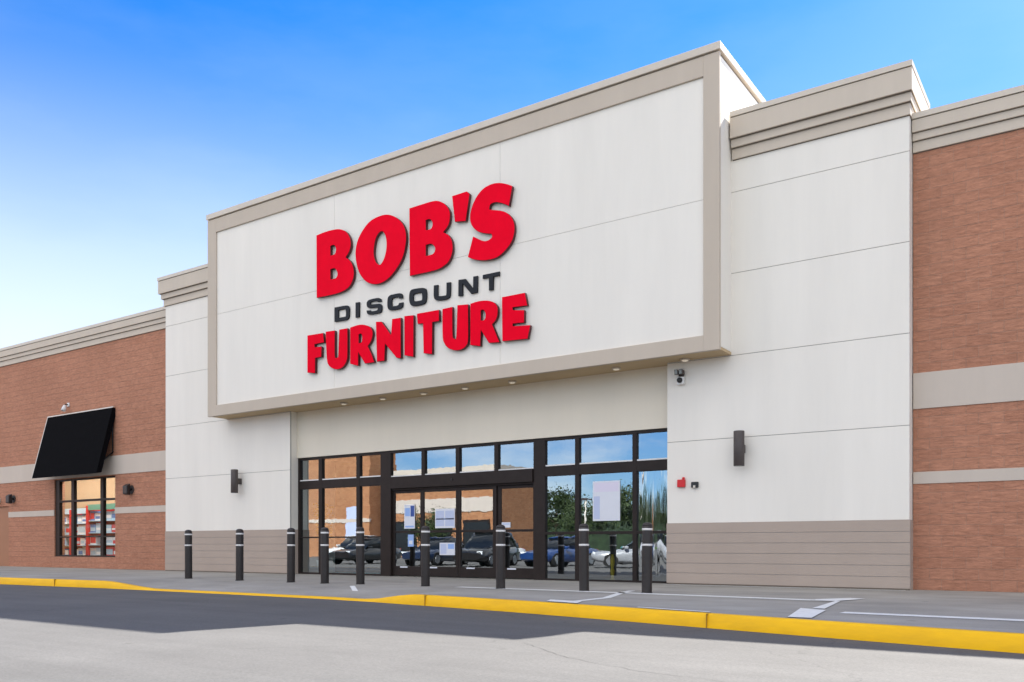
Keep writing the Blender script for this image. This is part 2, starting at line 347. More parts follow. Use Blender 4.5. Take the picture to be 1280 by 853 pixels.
lk(nt, hzm.outputs['Result'], mx.inputs['A'])
lk(nt, mx.outputs['Result'], bg.inputs['Color']); bg.inputs['Strength'].default_value = SKY_STR

S.view_settings.view_transform = 'Standard'; S.view_settings.look = 'None'; S.view_settings.gamma = 1
S.view_settings.exposure = EXPOSURE
S.render.engine = 'CYCLES'
S.cycles.max_bounces = 8; S.cycles.transparent_max_bounces = 12; S.cycles.use_denoising = True
S.cycles.caustics_reflective = False; S.cycles.caustics_refractive = False

# ------------------------------------------------------------------ ground
CURB = [(-400,11.0),(-70,11.0),(-45,11.0),(-30,11.05),(-24,11.12),(-21,11.3),(-19.2,11.42),(-17.2,11.42),(-14.5,11.42),(-12,11.40),(-10.6,11.26),(-9.67,11.10),(-8.5,10.92),(-7.33,10.72),(-5.6,10.33),(-3.87,9.92),(-2.2,9.54),(-.62,9.2),(1.5,8.75),(5,8.2),(12,7.8),(30,7.6),(400,7.6)]
def curb_y(x):
    for (a, b), (c, d) in zip(CURB, CURB[1:]):
        if a <= x <= c:
            return b + (d-b)*(x-a)/(c-a)
    return 11
def sst(a, b, x):
    t = max(0, min(1, (x-a)/(b-a))); return t*t*(3-2*t)
ROAD = -.17
def curb_top(x):
    return -.135*(sst(-19.6, -17.2, x)*(1 - sst(-11.0, -9.5, x)))
m = MB()
m.bm.faces.new([m.bm.verts.new(p) for p in ((-900,-900,ROAD),(900,-900,ROAD),(900,900,ROAD),(-900,900,ROAD))])
tag(m.build('parking_lot', 'asphalt'), 'weathered grey asphalt drive in front of the store, half in shade', kind='structure')

xs = sorted(set([c[0] for c in CURB] + [-60 + .5*k for k in range(181)]))
# curb: rounded top strip
m = MB(); rg = []
for x in xs:
    y, t = curb_y(x), curb_top(x)
    rg.append([(x, y-.012, ROAD-.1), (x, y, ROAD+.01), (x, y+.015, t-.025), (x, y+.045, t), (x, y+.15, t+.002), (x, y+.155, t-.03), (x, y+.155, ROAD-.1)])
m.rings(rg)
tag(m.build('curb', 'curb_yellow'), 'yellow painted concrete curb with a dropped stretch in front of the doors', kind='structure')
# sidewalk slab sloping down to the dropped curb
m = MB(); rows = []
for x in xs:
    y0 = curb_y(x) + .156
    col = []
    for k in range(9):
        f = k/8; y = y0 + (19.0-y0)*f
        s = 1 - sst(y0, 13.1, y)
        col.append(m.bm.verts.new((x, y, curb_top(x)*s - .002*(k == 0))))
    rows.append(col)
for a, b in zip(rows, rows[1:]):
    for k in range(8):
        f = m.bm.faces.new((a[k], b[k], b[k+1], a[k+1])); f.smooth = True
tag(m.build('sidewalk', 'sidewalk_concrete'), 'grey concrete sidewalk running along the storefronts', kind='structure')
def side_z(x, y):
    y0 = curb_y(x) + .156
    return curb_top(x)*(1 - sst(y0, 13.1, y))
def strip(mb, pts, wd, h=.005):
    for (a, b), (c, d) in zip(pts, pts[1:]):
        L = math.hypot(c-a, d-b); nx, ny = -(d-b)/L*wd/2, (c-a)/L*wd/2
        n = max(1, int(L/.3))
        for i in range(n):
            p = (a+(c-a)*i/n, b+(d-b)*i/n); q = (a+(c-a)*(i+1)/n, b+(d-b)*(i+1)/n)
            vs = [(p[0]-nx,p[1]-ny),(q[0]-nx,q[1]-ny),(q[0]+nx,q[1]+ny),(p[0]+nx,p[1]+ny)]
            mb.bm.faces.new([mb.bm.verts.new((u, v, side_z(u, v)+h)) for u, v in vs])
m = MB()
strip(m, [(-10.6,13.66),(-8.2,13.60),(-6.5,13.52),(-3.62,13.32)], .26)
strip(m, [(-7.1,14.3),(-6.95,13.6),(-6.45,12.1),(-6.42,11.1)], .13)
strip(m, [(-2.65,11.02),(-.6,10.95),(2.0,10.6)], .26)
strip(m, [(-12.75,12.9),(-11.3,11.62)], .10)
strip(m, [(-7.76,17.05),(-3.0,17.1)], .12)
tag(m.build('joint_line', 'joint_white'), 'thin pale sealed joints across the sidewalk', kind='structure')
m = MB()
for poly in ([(-3.62,13.5),(-3.27,14.1),(-3.02,14.0),(-3.27,13.2),(-3.6,13.15)], [(-3.27,11.45),(-2.90,11.25),(-2.72,9.95),(-2.98,9.92)], [(-3.27,13.2),(-3.2,13.2),(-2.98,11.5),(-3.14,11.5)],
             [(-6.9,11.15),(-6.3,11.05),(-6.15,10.66),(-6.75,10.80)], [(-5.1,10.47),(-4.0,10.2),(-4.0,10.13),(-5.1,10.38)]):
    m.bm.faces.new([m.bm.verts.new((u, v, .009)) for u, v in poly])
tag(m.build('sidewalk_patch', 'joint_white'), 'pale patched spots in the concrete sidewalk', kind='structure')

m = MB()
for pts, wd in (([(-4.9,7.4),(-3.9,6.6),(-3.0,6.2),(-1.9,6.0),(-.6,5.9),(1.5,5.6)], .008),):
    for (a, b), (c, d) in zip(pts, pts[1:]):
        L = math.hypot(c-a, d-b); n = max(1, int(L/.12)); nx, ny = -(d-b)/L, (c-a)/L
        off = [random.uniform(-.02, .02) for _ in range(n+1)]
        off[0] = off[-1] = 0
        for i in range(n):
            P0 = (a+(c-a)*i/n + nx*off[i], b+(d-b)*i/n + ny*off[i]); P1 = (a+(c-a)*(i+1)/n + nx*off[i+1], b+(d-b)*(i+1)/n + ny*off[i+1])
            w0 = wd*random.uniform(.4, 1)/2
            m.bm.faces.new([m.bm.verts.new((u, v, ROAD+.004)) for u, v in ((P0[0]-nx*w0,P0[1]-ny*w0),(P1[0]-nx*w0,P1[1]-ny*w0),(P1[0]+nx*w0,P1[1]+ny*w0),(P0[0]+nx*w0,P0[1]+ny*w0))])
tag(m.build('pavement_crack', 'crack_dark'), 'thin dark crack wandering across the asphalt', kind='structure')
# narrow expansion joints cut across the curb
m = MB()
for x in (-32, -26.5, -21.2, -9.25, -3.95, 1.4, 6.5):
    y = curb_y(x); t = curb_top(x)
    m.box(x-.004, x+.004, y-.014, y+.14, ROAD+.001, t+.003)
tag(m.build('curb_joint', 'joint_ochre'), 'dark joints between lengths of curb', kind='structure')
# wooded ridge on the horizon across the car park
m = MB(); rnd = random.Random(21); prev = None
for k in range(161):
    x = -420 + 4.5*k; hgt = 8.5 + 2.2*math.sin(x*.021) + 1.3*math.sin(x*.06+1) + rnd.uniform(-.7, .7)
    col = [(x, -150, ROAD), (x, -152, hgt*.55 + rnd.uniform(-.8,.8)), (x, -158 + rnd.uniform(-2,2), hgt), (x, -185, hgt + 2), (x, -230, ROAD)]
    col = [m.bm.verts.new(c) for c in col]
    if prev:
        for a in range(4): m.bm.faces.new((prev[a], col[a], col[a+1], prev[a+1]))
    prev = col
tag(m.build('hills', 'wood_green'), 'low wooded ridge on the horizon beyond the lot', kind='structure')
# ------------------------------------------------------------------ cornices
def cornice(mb, x0, x1, yw, yb, z0, zs, ps, end_l=True, end_r=True):
    """stacked mouldings; zs = tops of the courses from z0 up, ps = how far each stands off the wall; a dark drip joint under each"""
    zb = z0
    for k, (zt, p) in enumerate(zip(zs, ps)):
        top = k == len(zs)-1
        mb.box(x0 - (p if end_l else 0), x1 + (p*end_r if end_r else 0), yw - p, yb - .01*k, zb + (.012 if not top else .016), zt, 'cap_metal' if top else 'cornice_tan')
        q = p - .035
        mb.box(x0 - (q if end_l else 0), x1 + (q*end_r if end_r else 0), yw - q, yb - .015 - .01*k, zb - .001, zb + .014, 'coping_edge')
        zb = zt
    return mb

# ------------------------------------------------------------------ the white store front
CX = -14.35
store = thing('store_building', 'tall white store front with a big framed sign box over a dark glazed entrance', 'store', (CX, 17.3, 0))
# piers
for x0, x1, hz in ((-25.6, -19.6, (3.03, 4.72, 6.40, 8.04)), (-7.76, -2.97, (3.03, 4.72, 6.40, 8.06))):
    m = MB()
    grooved(m, x0, x1, 1.30, 8.70, 17.30, hz, ())
    m.box(x0 + .003, x1 - .003, 17.345, 19.1, 0, 9.0, 'eifs_white')
    pier = m.build('wall', None, store)
    m = MB()
    grooved(m, x0 - .012, x1 + .012, .03, 1.298, 17.285, [.245, .455, .665, .875, 1.085], (), depth=.012, gap=.008, m='base_taupe', gm='eifs_groove', thick=.062)
    m.box(x0 - .010, x1 + .010, 17.348, 18.4, .001, 1.296, 'base_taupe')
    m.box(x0 + .001, x1 - .001, 17.292, 17.40, .0, .031, 'coping_edge')
    m.build('base_course', None, pier)
for x0, x1, el, er in ((-25.6, -22.47, True, False), (-6.31, -2.97, False, .40)):
    m = MB()
    cornice(m, x0, x1, 17.3, 19.1, 8.70, [8.92, 9.09, 9.51, 9.63], [.045, .105, .17, .19], el, er)
    m.build('cornice', None, store)
# the recessed wall above the glazing
m = MB()
m.box(-19.6, -7.76, 17.565, 17.80, 3.39, 4.80, 'reveal_cream')
m.build('recessed_wall', None, store)
# sign box
m = MB()
m.box(-22.44, -6.35, 16.69, 20.5, 4.80, 10.60, 'eifs_white')
m.box(-22.42, -6.37, 16.70, 20.4, 10.59, 10.66, 'coping_edge')
sb = m.build('sign_box', None, store)
m = MB()
grooved(m, -22.065, -6.675, 5.045, 10.235, 16.648, (7.78,), (-17.12, -11.68), depth=.012, gap=.008, thick=.040)
m.build('panel', None, sb)
m = MB()
X0, X1, Z0, Z1 = -22.46, -6.333, 4.72, 10.645
m.box(X0, -22.068, 16.60, 16.688, Z0, Z1); m.box(-6.672, X1, 16.60, 16.688, Z0, Z1)
m.box(-22.069, -6.671, 16.601, 16.688, Z0 + .001, 5.042); m.box(-22.069, -6.671, 16.601, 16.688, 10.238, Z1 - .001)
m.build('frame', 'eifs_tan', sb, bevel=.008)
m = MB()
m.box(-22.49, -6.305, 16.565, 20.55, 10.668, 10.825)
m.build('parapet_cap', 'cap_metal', sb, bevel=.01)
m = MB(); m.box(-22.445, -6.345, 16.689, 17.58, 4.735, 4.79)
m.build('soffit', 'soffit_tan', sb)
# glazing: dark frames and panes
def frame_set(mb, x0, x1, z0, z1, mulls, rails, y0=17.60, y1=17.73, e=.0):
    """mullions = (xa, xb, za, zb); rails = (za, zb, xa, xb); rails set 4 mm back so faces never meet in one plane"""
    for a, b, c, d in mulls: mb.box(a, b, y0, y1, c, d)
    for a, b, c, d in rails: mb.box(c, d, y0 + .004, y1 - .004, a, b)
    return mb
def pane(parent, rects, name='window_pane', mat='shop_glass', y=17.66):
    m = MB()
    for x0, x1, z0, z1 in rects: m.box(x0, x1, y, y + .010, z0, z1)
    return m.build(name, mat, parent)
m = MB()
frame_set(m, 0, 0, 0, 0, [(-19.595,-19.52,.002,3.385), (-18.74,-18.60,.002,3.384), (-17.24,-17.11,.002,3.384), (-16.33,-15.96,.002,3.386)],
          [(3.32,3.383,-19.58,-16.0), (2.47,2.71,-19.58,-16.0), (1.045,1.085,-19.58,-16.0), (.001,.05,-19.58,-16.0)])
wl = m.build('storefront_window', 'bronze', store, bevel=.004)
pane(wl, [(a, b, c, d) for a, b in ((-19.53,-18.73),(-18.61,-17.23),(-17.12,-16.32)) for c, d in ((2.70,3.33),(1.08,2.48),(.045,1.05))])
m = MB()
frame_set(m, 0, 0, 0, 0, [(-11.37,-11.04,.002,3.386), (-10.22,-10.11,.002,3.384), (-8.74,-8.635,.002,3.384), (-7.86,-7.762,.002,3.385)],
          [(3.32,3.383,-11.3,-7.8), (2.475,2.705,-11.3,-7.8), (1.085,1.15,-11.3,-7.8), (.001,.045,-11.3,-7.8)])
wr = m.build('storefront_window', 'bronze', store, bevel=.004)
pane(wr, [(a, b, c, d) for a, b in ((-11.05,-10.21),(-10.12,-8.73)) for c, d in ((2.70,3.33),(1.145,2.48),(.04,1.09))] + [(-8.645,-7.85,2.70,3.33)])
pane(wr, [(-8.645,-7.85,1.145,2.48), (-8.645,-7.85,.04,1.09)], mat='wavy_glass')
m = MB()
frame_set(m, 0, 0, 0, 0, [(-14.88,-14.77,2.60,3.384), (-13.74,-13.62,2.60,3.384), (-12.53,-12.41,2.60,3.384)], [(3.32,3.383,-15.99,-11.3)])
m.box(-15.955, -11.375, 17.555, 17.78, 2.36, 2.675); m.box(-15.95, -11.38, 17.63, 17.76, 2.31, 2.361)
m.lathe(-13.8, 0, [(0.03, 0), (.03, .001)], 8) if False else None
wt = m.build('transom_window', 'bronze', store, bevel=.004)
pane(wt, [(a, b, 2.67, 3.33) for a, b in ((-15.97,-14.87),(-14.78,-13.73),(-13.63,-12.52),(-12.42,-11.36))])
for par, rects in ((wl, ((-18.60,-17.24),(-17.11,-16.33),(-19.52,-18.74))), (wt, ((-15.96,-14.88),(-14.77,-13.74),(-13.62,-12.53),(-12.41,-11.37))), (wr, ((-11.04,-10.22),(-10.11,-8.74),(-8.635,-7.86)))):
    for a, b in rects:
        m = MB(); za = 2.675 if par is wt else 2.711
        m.box(a + .003, b - .003, 17.615, 17.659, za + .001, za + .032); m.build('glazing_bead', 'white_paint', par)
m = MB(); m.tube([(-13.83,17.556,2.52),(-13.83,17.535,2.52)], .028, 12); m.build('door_sensor', 'black_plastic', wt)
for x0, x1, g0, g1, dy in ((-15.955,-14.905,-15.88,-14.985,.04), (-14.895,-13.695,-14.83,-13.765,0), (-13.685,-12.49,-13.61,-12.60,0), (-12.48,-11.375,-12.38,-11.43,.04)):
    m = MB(); y0, y1 = 17.64 + dy, 17.70 + dy
    m.box(x0, g0, y0, y1, .02, 2.305); m.box(g1, x1, y0, y1, .02, 2.305)
    m.box(g0 - .01, g1 + .01, y0 + .003, y1 - .003, .022, .275); m.box(g0 - .01, g1 + .01, y0 + .003, y1 - .003, 2.23, 2.303)
    m.box(g0 - .01, g1 + .01, y0 + .003, y1 - .003, 1.165, 1.225)
    d = m.build('sliding_door', 'bronze', store, bevel=.004)
    pane(d, [(g0 - .005, g1 + .005, .27, 1.17), (g0 - .005, g1 + .005, 1.22, 2.235)], y=y0 + .025)
    m = MB()
    gx = g0 + .32
    m.box(gx - .13, gx + .13, y0 - .002, y0 + .012, .235, .268)
    m.build('white_sticker', 'paper_white', d)
# the room behind
m = MB()
m.box(-19.9, -7.5, 17.60, 26, -.06, -.002)
m.build('interior_floor', 'interior_floor', store)
m = MB()
m.box(-19.7, -19.605, 17.74, 26, 0, 3.6); m.box(-7.755, -7.6, 17.74, 26, 0, 3.6); m.box(-19.7, -7.6, 25.9, 26, 0, 3.6); m.box(-19.7, -7.6, 17.81, 26, 3.42, 3.6)
m.build('interior_wall', 'interior_dark', store)
m = MB()
m.box(-25.58, -2.99, 19.2, 52, 8.0, 8.2); m.box(-25.57, -2.99, 51.8, 52, 0, 8.0)
m.build('roof', 'roof_grey', store)

# ------------------------------------------------------------------ brick neighbours
def brick_block(name, label, x0, x1, holes, yback):
    root = thing(name, label, 'building', ((x0+x1)/2, 17.6, 0))
    m = MB()
    xs_ = sorted(holes, key=lambda h: h[0]); cur = x0
    for hx0, hx1, hz0, hz1 in xs_:
        m.box(cur, hx0, 17.6, 18.0, -.15, 8.12)
        if hz0 > 0: m.box(hx0, hx1, 17.6, 18.0, -.15, hz0)
        m.box(hx0, hx1, 17.6, 18.0, hz1, 8.12)
        cur = hx1
    m.box(cur, x1, 17.6, 18.0, -.15, 8.12)
    bmesh.ops.remove_doubles(m.bm, verts=m.bm.verts[:], dist=.0001)
    wall = m.build('wall', 'brick_red', root)
    def band(z0, z1, p, skip):
        m = MB(); cur = x0 + .004
        for a, b in skip:
            m.box(cur, a, 17.6 - p, 17.62, z0, z1); cur = b
        m.box(cur, x1 - .004, 17.6 - p, 17.62, z0, z1)
        m.build('stone_band', 'band_taupe', wall, bevel=.004)
    band(3.355, 4.02, .022, [])
    band(1.965, 2.185, .018, [(h[0], h[1]) for h in xs_])
    m = MB()
    cornice(m, x0 + .004, x1 - .004, 17.6, 18.3, 8.10, [8.30, 8.445, 8.68, 8.80], [.04, .085, .13, .15], False, False)
    m.build('cornice', None, root)
    m = MB()
    m.box(x0 + .01, x1 - .01, 18.01, yback, 7.4, 7.6); m.box(x0 + .01, x1 - .01, yback - .2, yback, -.15, 7.39)
    m.build('roof', 'roof_grey', root)
    return root, wall
right, _ = brick_block('brick_building', 'red brick building wing at the right edge beside the white store front', -2.96, 24, [], 52)
WX0, WX1, WZ0, WZ1 = -33.07, -29.01, .42, 3.32
left, lwall = brick_block('brick_building', 'red brick building wing at the left with a shop window under a black awning', -66, -25.615, [(-38.6, -36.54, -.01, 2.42), (WX0, WX1, WZ0, WZ1)], 52)
# its shop window
m = MB()
f = .075
for a, b in ((WX0, WX0 + .28), (-31.97, -31.78), (-30.02, -29.83), (WX1 - .05, WX1)):
    m.box(a + .001, b - .001, 17.64, 17.76, WZ0 + .001, WZ1 - .001)
for a, b in ((WZ0, WZ0 + .06), (1.135, 1.185), (2.46, 2.54), (WZ1 - .06, WZ1)):
    m.box(WX0 + .003, WX1 - .003, 17.645, 17.755, a + .002, b - .002)
sw = m.build('shop_window', 'bronze', left, bevel=.004)
pane(sw, [(WX0 + .2, WX1 - .03, WZ0 + .04, WZ1 - .04)], mat='clear_glass', y=17.70)
# its plain service door
m = MB()
m.box(-38.58, -36.56, 17.66, 17.72, -.005, 2.40)
sd = m.build('service_door', 'door_brown', left, bevel=.005)
m = MB(); m.box(-38.6, -36.54, 17.62, 17.9, -.06, -.001); m.build('threshold', 'pale_metal', sd)
# the shop room behind the window
m = MB()
m.box(-38.2, -26.2, 17.75, 23, -.06, .30); m.build('interior_floor', 'interior_floor', left)
m = MB()
m.box(-38.3, -38.2, 18.01, 23, 0, 4.2); m.box(-26.2, -26.1, 18.01, 23, 0, 4.2); m.box(-38.3, -26.1, 23, 23.1, 0, 4.2); m.box(-38.3, -26.1, 18.01, 23.1, 4.2, 4.3)
m.box(-38.1, -26.3, 20.2, 20.35, 2.42, 4.15)
m.build('interior_wall', 'interior_tan', left)
m = MB()
for x in (-36.2, -34.4, -32.6, -30.8):
    m = MB(); m.box(x - .6, x + .6, 18.15, 18.75, 4.12, 4.19)
    m.build('ceiling_light', 'shop_glow', left)
LETTERS = [
    ('r', 'B', [[(-17.694, 9.242, 0), (-17.34, 9.27, 1), (-16.999, 9.261, 1), (-16.79, 9.224, 1), (-16.582, 9.116, 1), (-16.45, 8.947, 1), (-16.405, 8.761, 1), (-16.458, 8.579, 1), (-16.594, 8.441, 0), (-16.417, 8.304, 1), (-16.311, 8.108, 1), (-16.303, 7.885, 1), (-16.417, 7.683, 1), (-16.623, 7.578, 1), (-16.999, 7.535, 1), (-17.685, 7.546, 0)], [(-17.16, 8.848, 0), (-17.02, 8.851, 1), (-16.949, 8.732, 1), (-16.999, 8.607, 1), (-17.16, 8.592, 0)], [(-17.16, 8.221, 0), (-16.999, 8.223, 1), (-16.894, 8.078, 1), (-16.949, 7.962, 1), (-17.16, 7.953, 0)]]),
    ('r', 'O', [[(-15.478, 7.545, 1), (-15.834, 7.664, 1), (-16.094, 7.943, 1), (-16.216, 8.288, 1), (-16.22, 8.613, 1), (-16.074, 8.923, 1), (-15.734, 9.203, 1), (-15.284, 9.276, 1), (-14.938, 9.188, 1), (-14.643, 8.966, 1), (-14.505, 8.706, 1), (-14.494, 8.422, 1), (-14.598, 8.075, 1), (-14.824, 7.804, 1), (-15.129, 7.601, 1)], [(-15.264, 8.855, 1), (-15.16, 8.667, 1), (-15.149, 8.407, 1), (-15.226, 8.163, 1), (-15.369, 8.023, 1), (-15.518, 8.131, 1), (-15.588, 8.376, 1), (-15.533, 8.684, 1), (-15.408, 8.846, 1)]]),
    ('r', 'B', [[(-14.379, 9.252, 0), (-13.943, 9.263, 1), (-13.614, 9.262, 1), (-13.42, 9.218, 1), (-13.227, 9.088, 1), (-13.1, 8.898, 1), (-13.1, 8.673, 1), (-13.17, 8.538, 1), (-13.298, 8.435, 0), (-13.132, 8.331, 1), (-13.027, 8.161, 1), (-13.012, 7.934, 1), (-13.1, 7.727, 1), (-13.259, 7.619, 1), (-13.549, 7.558, 1), (-14.362, 7.561, 0)], [(-13.844, 8.843, 0), (-13.712, 8.84, 1), (-13.631, 8.735, 1), (-13.673, 8.604, 1), (-13.844, 8.596, 0)], [(-13.844, 8.233, 0), (-13.663, 8.223, 1), (-13.549, 8.1, 1), (-13.614, 7.973, 1), (-13.844, 7.961, 0)]]),
    ('r', 'q', [[(-13.022, 9.251, 0), (-12.579, 9.263, 0), (-12.495, 9.185, 0), (-12.61, 8.567, 0), (-12.936, 8.614, 0)]]),
    ('r', 'S', [[(-11.266, 9.086, 0), (-11.423, 9.169, 1), (-11.645, 9.247, 1), (-11.87, 9.266, 1), (-12.098, 9.213, 1), (-12.296, 9.06, 1), (-12.429, 8.849, 1), (-12.479, 8.647, 1), (-12.445, 8.453, 1), (-12.296, 8.275, 1), (-12.098, 8.174, 1), (-11.854, 8.106, 0), (-11.844, 8.025, 1), (-11.967, 7.971, 1), (-12.131, 8.003, 1), (-12.389, 8.153, 0), (-12.546, 7.692, 0), (-12.329, 7.59, 1), (-12.033, 7.522, 1), (-11.709, 7.527, 1), (-11.455, 7.649, 1), (-11.266, 7.845, 1), (-11.203, 8.091, 1), (-11.25, 8.307, 1), (-11.391, 8.48, 1), (-11.581, 8.586, 1), (-11.806, 8.653, 1), (-11.919, 8.69, 0), (-11.886, 8.796, 1), (-11.741, 8.817, 1), (-11.55, 8.753, 1), (-11.36, 8.646, 0)]]),
    ('d', 'D', [[(-17.066, 7.204, 0), (-16.674, 7.193, 1), (-16.572, 7.173, 1), (-16.517, 7.099, 1), (-16.523, 6.892, 1), (-16.572, 6.82, 1), (-16.674, 6.805, 1), (-17.066, 6.816, 0)], [(-16.917, 7.107, 0), (-16.694, 7.102, 1), (-16.647, 7.075, 1), (-16.644, 6.92, 1), (-16.683, 6.9, 1), (-16.917, 6.906, 0)]]),
    ('d', 'I', [[(-16.29, 7.212, 0), (-16.147, 7.205, 0), (-16.155, 6.814, 0), (-16.29, 6.818, 0)]]),
    ('d', 'S', [[(-15.374, 7.097, 0), (-15.517, 7.11, 0), (-15.544, 7.133, 1), (-15.714, 7.141, 1), (-15.754, 7.118, 1), (-15.72, 7.079, 1), (-15.452, 7.051, 1), (-15.369, 6.999, 1), (-15.361, 6.892, 1), (-15.4, 6.821, 1), (-15.504, 6.808, 1), (-15.741, 6.818, 1), (-15.86, 6.852, 1), (-15.895, 6.945, 0), (-15.754, 6.929, 0), (-15.714, 6.898, 1), (-15.557, 6.893, 1), (-15.504, 6.914, 1), (-15.536, 6.964, 1), (-15.767, 6.99, 1), (-15.868, 7.032, 1), (-15.892, 7.13, 1), (-15.847, 7.191, 1), (-15.741, 7.213, 1), (-15.504, 7.208, 1), (-15.4, 7.168, 1)]]),
    ('d', 'C', [[(-14.648, 7.067, 0), (-14.773, 7.077, 0), (-14.806, 7.115, 1), (-14.963, 7.117, 1), (-15.014, 7.078, 1), (-15.014, 6.954, 1), (-14.976, 6.913, 1), (-14.811, 6.913, 1), (-14.773, 6.964, 0), (-14.64, 6.962, 0), (-14.66, 6.851, 1), (-14.761, 6.81, 1), (-15.014, 6.816, 1), (-15.129, 6.857, 1), (-15.167, 6.959, 1), (-15.16, 7.13, 1), (-15.091, 7.205, 1), (-14.963, 7.213, 1), (-14.761, 7.208, 1), (-14.673, 7.169, 1)]]),
    ('d', 'O', [[(-14.433, 7.108, 1), (-14.395, 7.209, 1), (-14.292, 7.237, 1), (-14.013, 7.218, 1), (-13.9, 7.176, 1), (-13.869, 7.074, 1), (-13.874, 6.92, 1), (-13.917, 6.831, 1), (-14.013, 6.803, 1), (-14.267, 6.807, 1), (-14.382, 6.855, 1), (-14.433, 6.97, 1)], [(-14.297, 7.086, 1), (-14.254, 7.108, 1), (-14.063, 7.106, 1), (-14.018, 7.069, 1), (-14.013, 6.942, 1), (-14.051, 6.914, 1), (-14.241, 6.924, 1), (-14.292, 6.958, 1)]]),
    ('d', 'U', [[(-13.638, 7.218, 0), (-13.507, 7.21, 0), (-13.507, 6.967, 1), (-13.466, 6.928, 1), (-13.295, 6.913, 1), (-13.246, 6.943, 1), (-13.242, 7.218, 0), (-13.114, 7.209, 0), (-13.126, 6.895, 1), (-13.186, 6.829, 1), (-13.295, 6.809, 1), (-13.515, 6.828, 1), (-13.613, 6.879, 1), (-13.643, 6.979, 1)]]),
    ('d', 'N', [[(-12.875, 7.221, 0), (-12.662, 7.209, 0), (-12.436, 6.941, 0), (-12.429, 7.224, 0), (-12.297, 7.22, 0), (-12.306, 6.827, 0), (-12.487, 6.82, 0), (-12.749, 7.115, 0), (-12.744, 6.818, 0), (-12.879, 6.831, 0)]]),
    ('d', 'T', [[(-12.153, 7.121, 0), (-12.146, 7.212, 0), (-11.668, 7.21, 0), (-11.673, 7.111, 0), (-11.836, 7.119, 0), (-11.847, 6.81, 0), (-11.971, 6.818, 0), (-11.971, 7.115, 0)]]),
    ('r', 'F', [[(-18.048, 6.575, 0), (-17.445, 6.561, 0), (-17.4, 6.305, 0), (-17.771, 6.301, 0), (-17.764, 6.215, 0), (-17.5, 6.204, 0), (-17.507, 5.924, 0), (-17.745, 5.926, 0), (-17.745, 5.513, 0), (-18.048, 5.559, 0)]]),
    ('r', 'U', [[(-17.339, 6.58, 0), (-16.997, 6.567, 0), (-16.997, 5.925, 1), (-16.953, 5.825, 1), (-16.884, 5.844, 1), (-16.862, 5.908, 1), (-16.83, 6.566, 0), (-16.528, 6.561, 0), (-16.528, 5.867, 1), (-16.565, 5.693, 1), (-16.69, 5.563, 1), (-16.877, 5.517, 1), (-17.067, 5.561, 1), (-17.226, 5.67, 1), (-17.297, 5.871, 1)]]),
    ('r', 'R', [[(-16.426, 6.565, 0), (-16.136, 6.59, 1), (-15.925, 6.564, 1), (-15.716, 6.475, 1), (-15.627, 6.343, 1), (-15.642, 6.193, 1), (-15.701, 6.081, 1), (-15.799, 5.995, 0), (-15.671, 5.782, 0), (-15.568, 5.552, 0), (-15.895, 5.552, 0), (-16.136, 5.884, 0), (-16.136, 5.521, 0), (-16.426, 5.61, 0)], [(-16.121, 6.334, 0), (-16.045, 6.353, 1), (-16.0, 6.296, 1), (-16.0, 6.153, 1), (-16.045, 6.111, 1), (-16.121, 6.114, 0)]]),
    ('r', 'N', [[(-15.509, 6.583, 0), (-15.319, 6.559, 0), (-14.987, 6.169, 0), (-14.952, 6.57, 0), (-14.669, 6.565, 0), (-14.66, 5.54, 0), (-14.802, 5.568, 0), (-15.194, 5.981, 0), (-15.217, 5.549, 0), (-15.474, 5.552, 0)]]),
    ('r', 'I', [[(-14.543, 6.584, 0), (-14.243, 6.564, 0), (-14.248, 5.527, 0), (-14.54, 5.598, 0)]]),
    ('r', 'T', [[(-14.133, 6.582, 0), (-13.433, 6.573, 0), (-13.425, 6.3, 0), (-13.638, 6.304, 0), (-13.646, 5.519, 0), (-13.915, 5.573, 0), (-13.934, 6.316, 0), (-14.105, 6.324, 0)]]),
    ('r', 'U', [[(-13.32, 6.576, 0), (-13.015, 6.58, 0), (-13.007, 5.908, 1), (-12.951, 5.809, 1), (-12.894, 5.852, 1), (-12.861, 6.597, 0), (-12.543, 6.568, 0), (-12.538, 5.763, 1), (-12.594, 5.59, 1), (-12.746, 5.518, 1), (-12.925, 5.521, 1), (-13.132, 5.598, 1), (-13.262, 5.738, 1), (-13.315, 5.929, 1)]]),
    ('r', 'R', [[(-12.473, 6.571, 0), (-12.224, 6.592, 1), (-11.978, 6.567, 1), (-11.784, 6.492, 1), (-11.687, 6.369, 1), (-11.682, 6.202, 1), (-11.735, 6.072, 1), (-11.837, 5.992, 0), (-11.627, 5.547, 0), (-11.929, 5.567, 0), (-12.162, 5.906, 0), (-12.179, 5.524, 0), (-12.473, 5.588, 0)], [(-12.167, 6.364, 0), (-12.088, 6.366, 1), (-12.027, 6.273, 1), (-12.032, 6.175, 1), (-12.076, 6.122, 1), (-12.167, 6.125, 0)]]),
    ('r', 'E', [[(-11.556, 6.578, 0), (-10.923, 6.578, 0), (-10.854, 6.279, 0), (-11.26, 6.297, 0), (-11.255, 6.231, 0), (-10.939, 6.186, 0), (-10.941, 5.902, 0), (-11.255, 5.924, 0), (-11.255, 5.862, 0), (-10.774, 5.821, 0), (-10.847, 5.521, 0), (-11.544, 5.555, 0)]]),
]
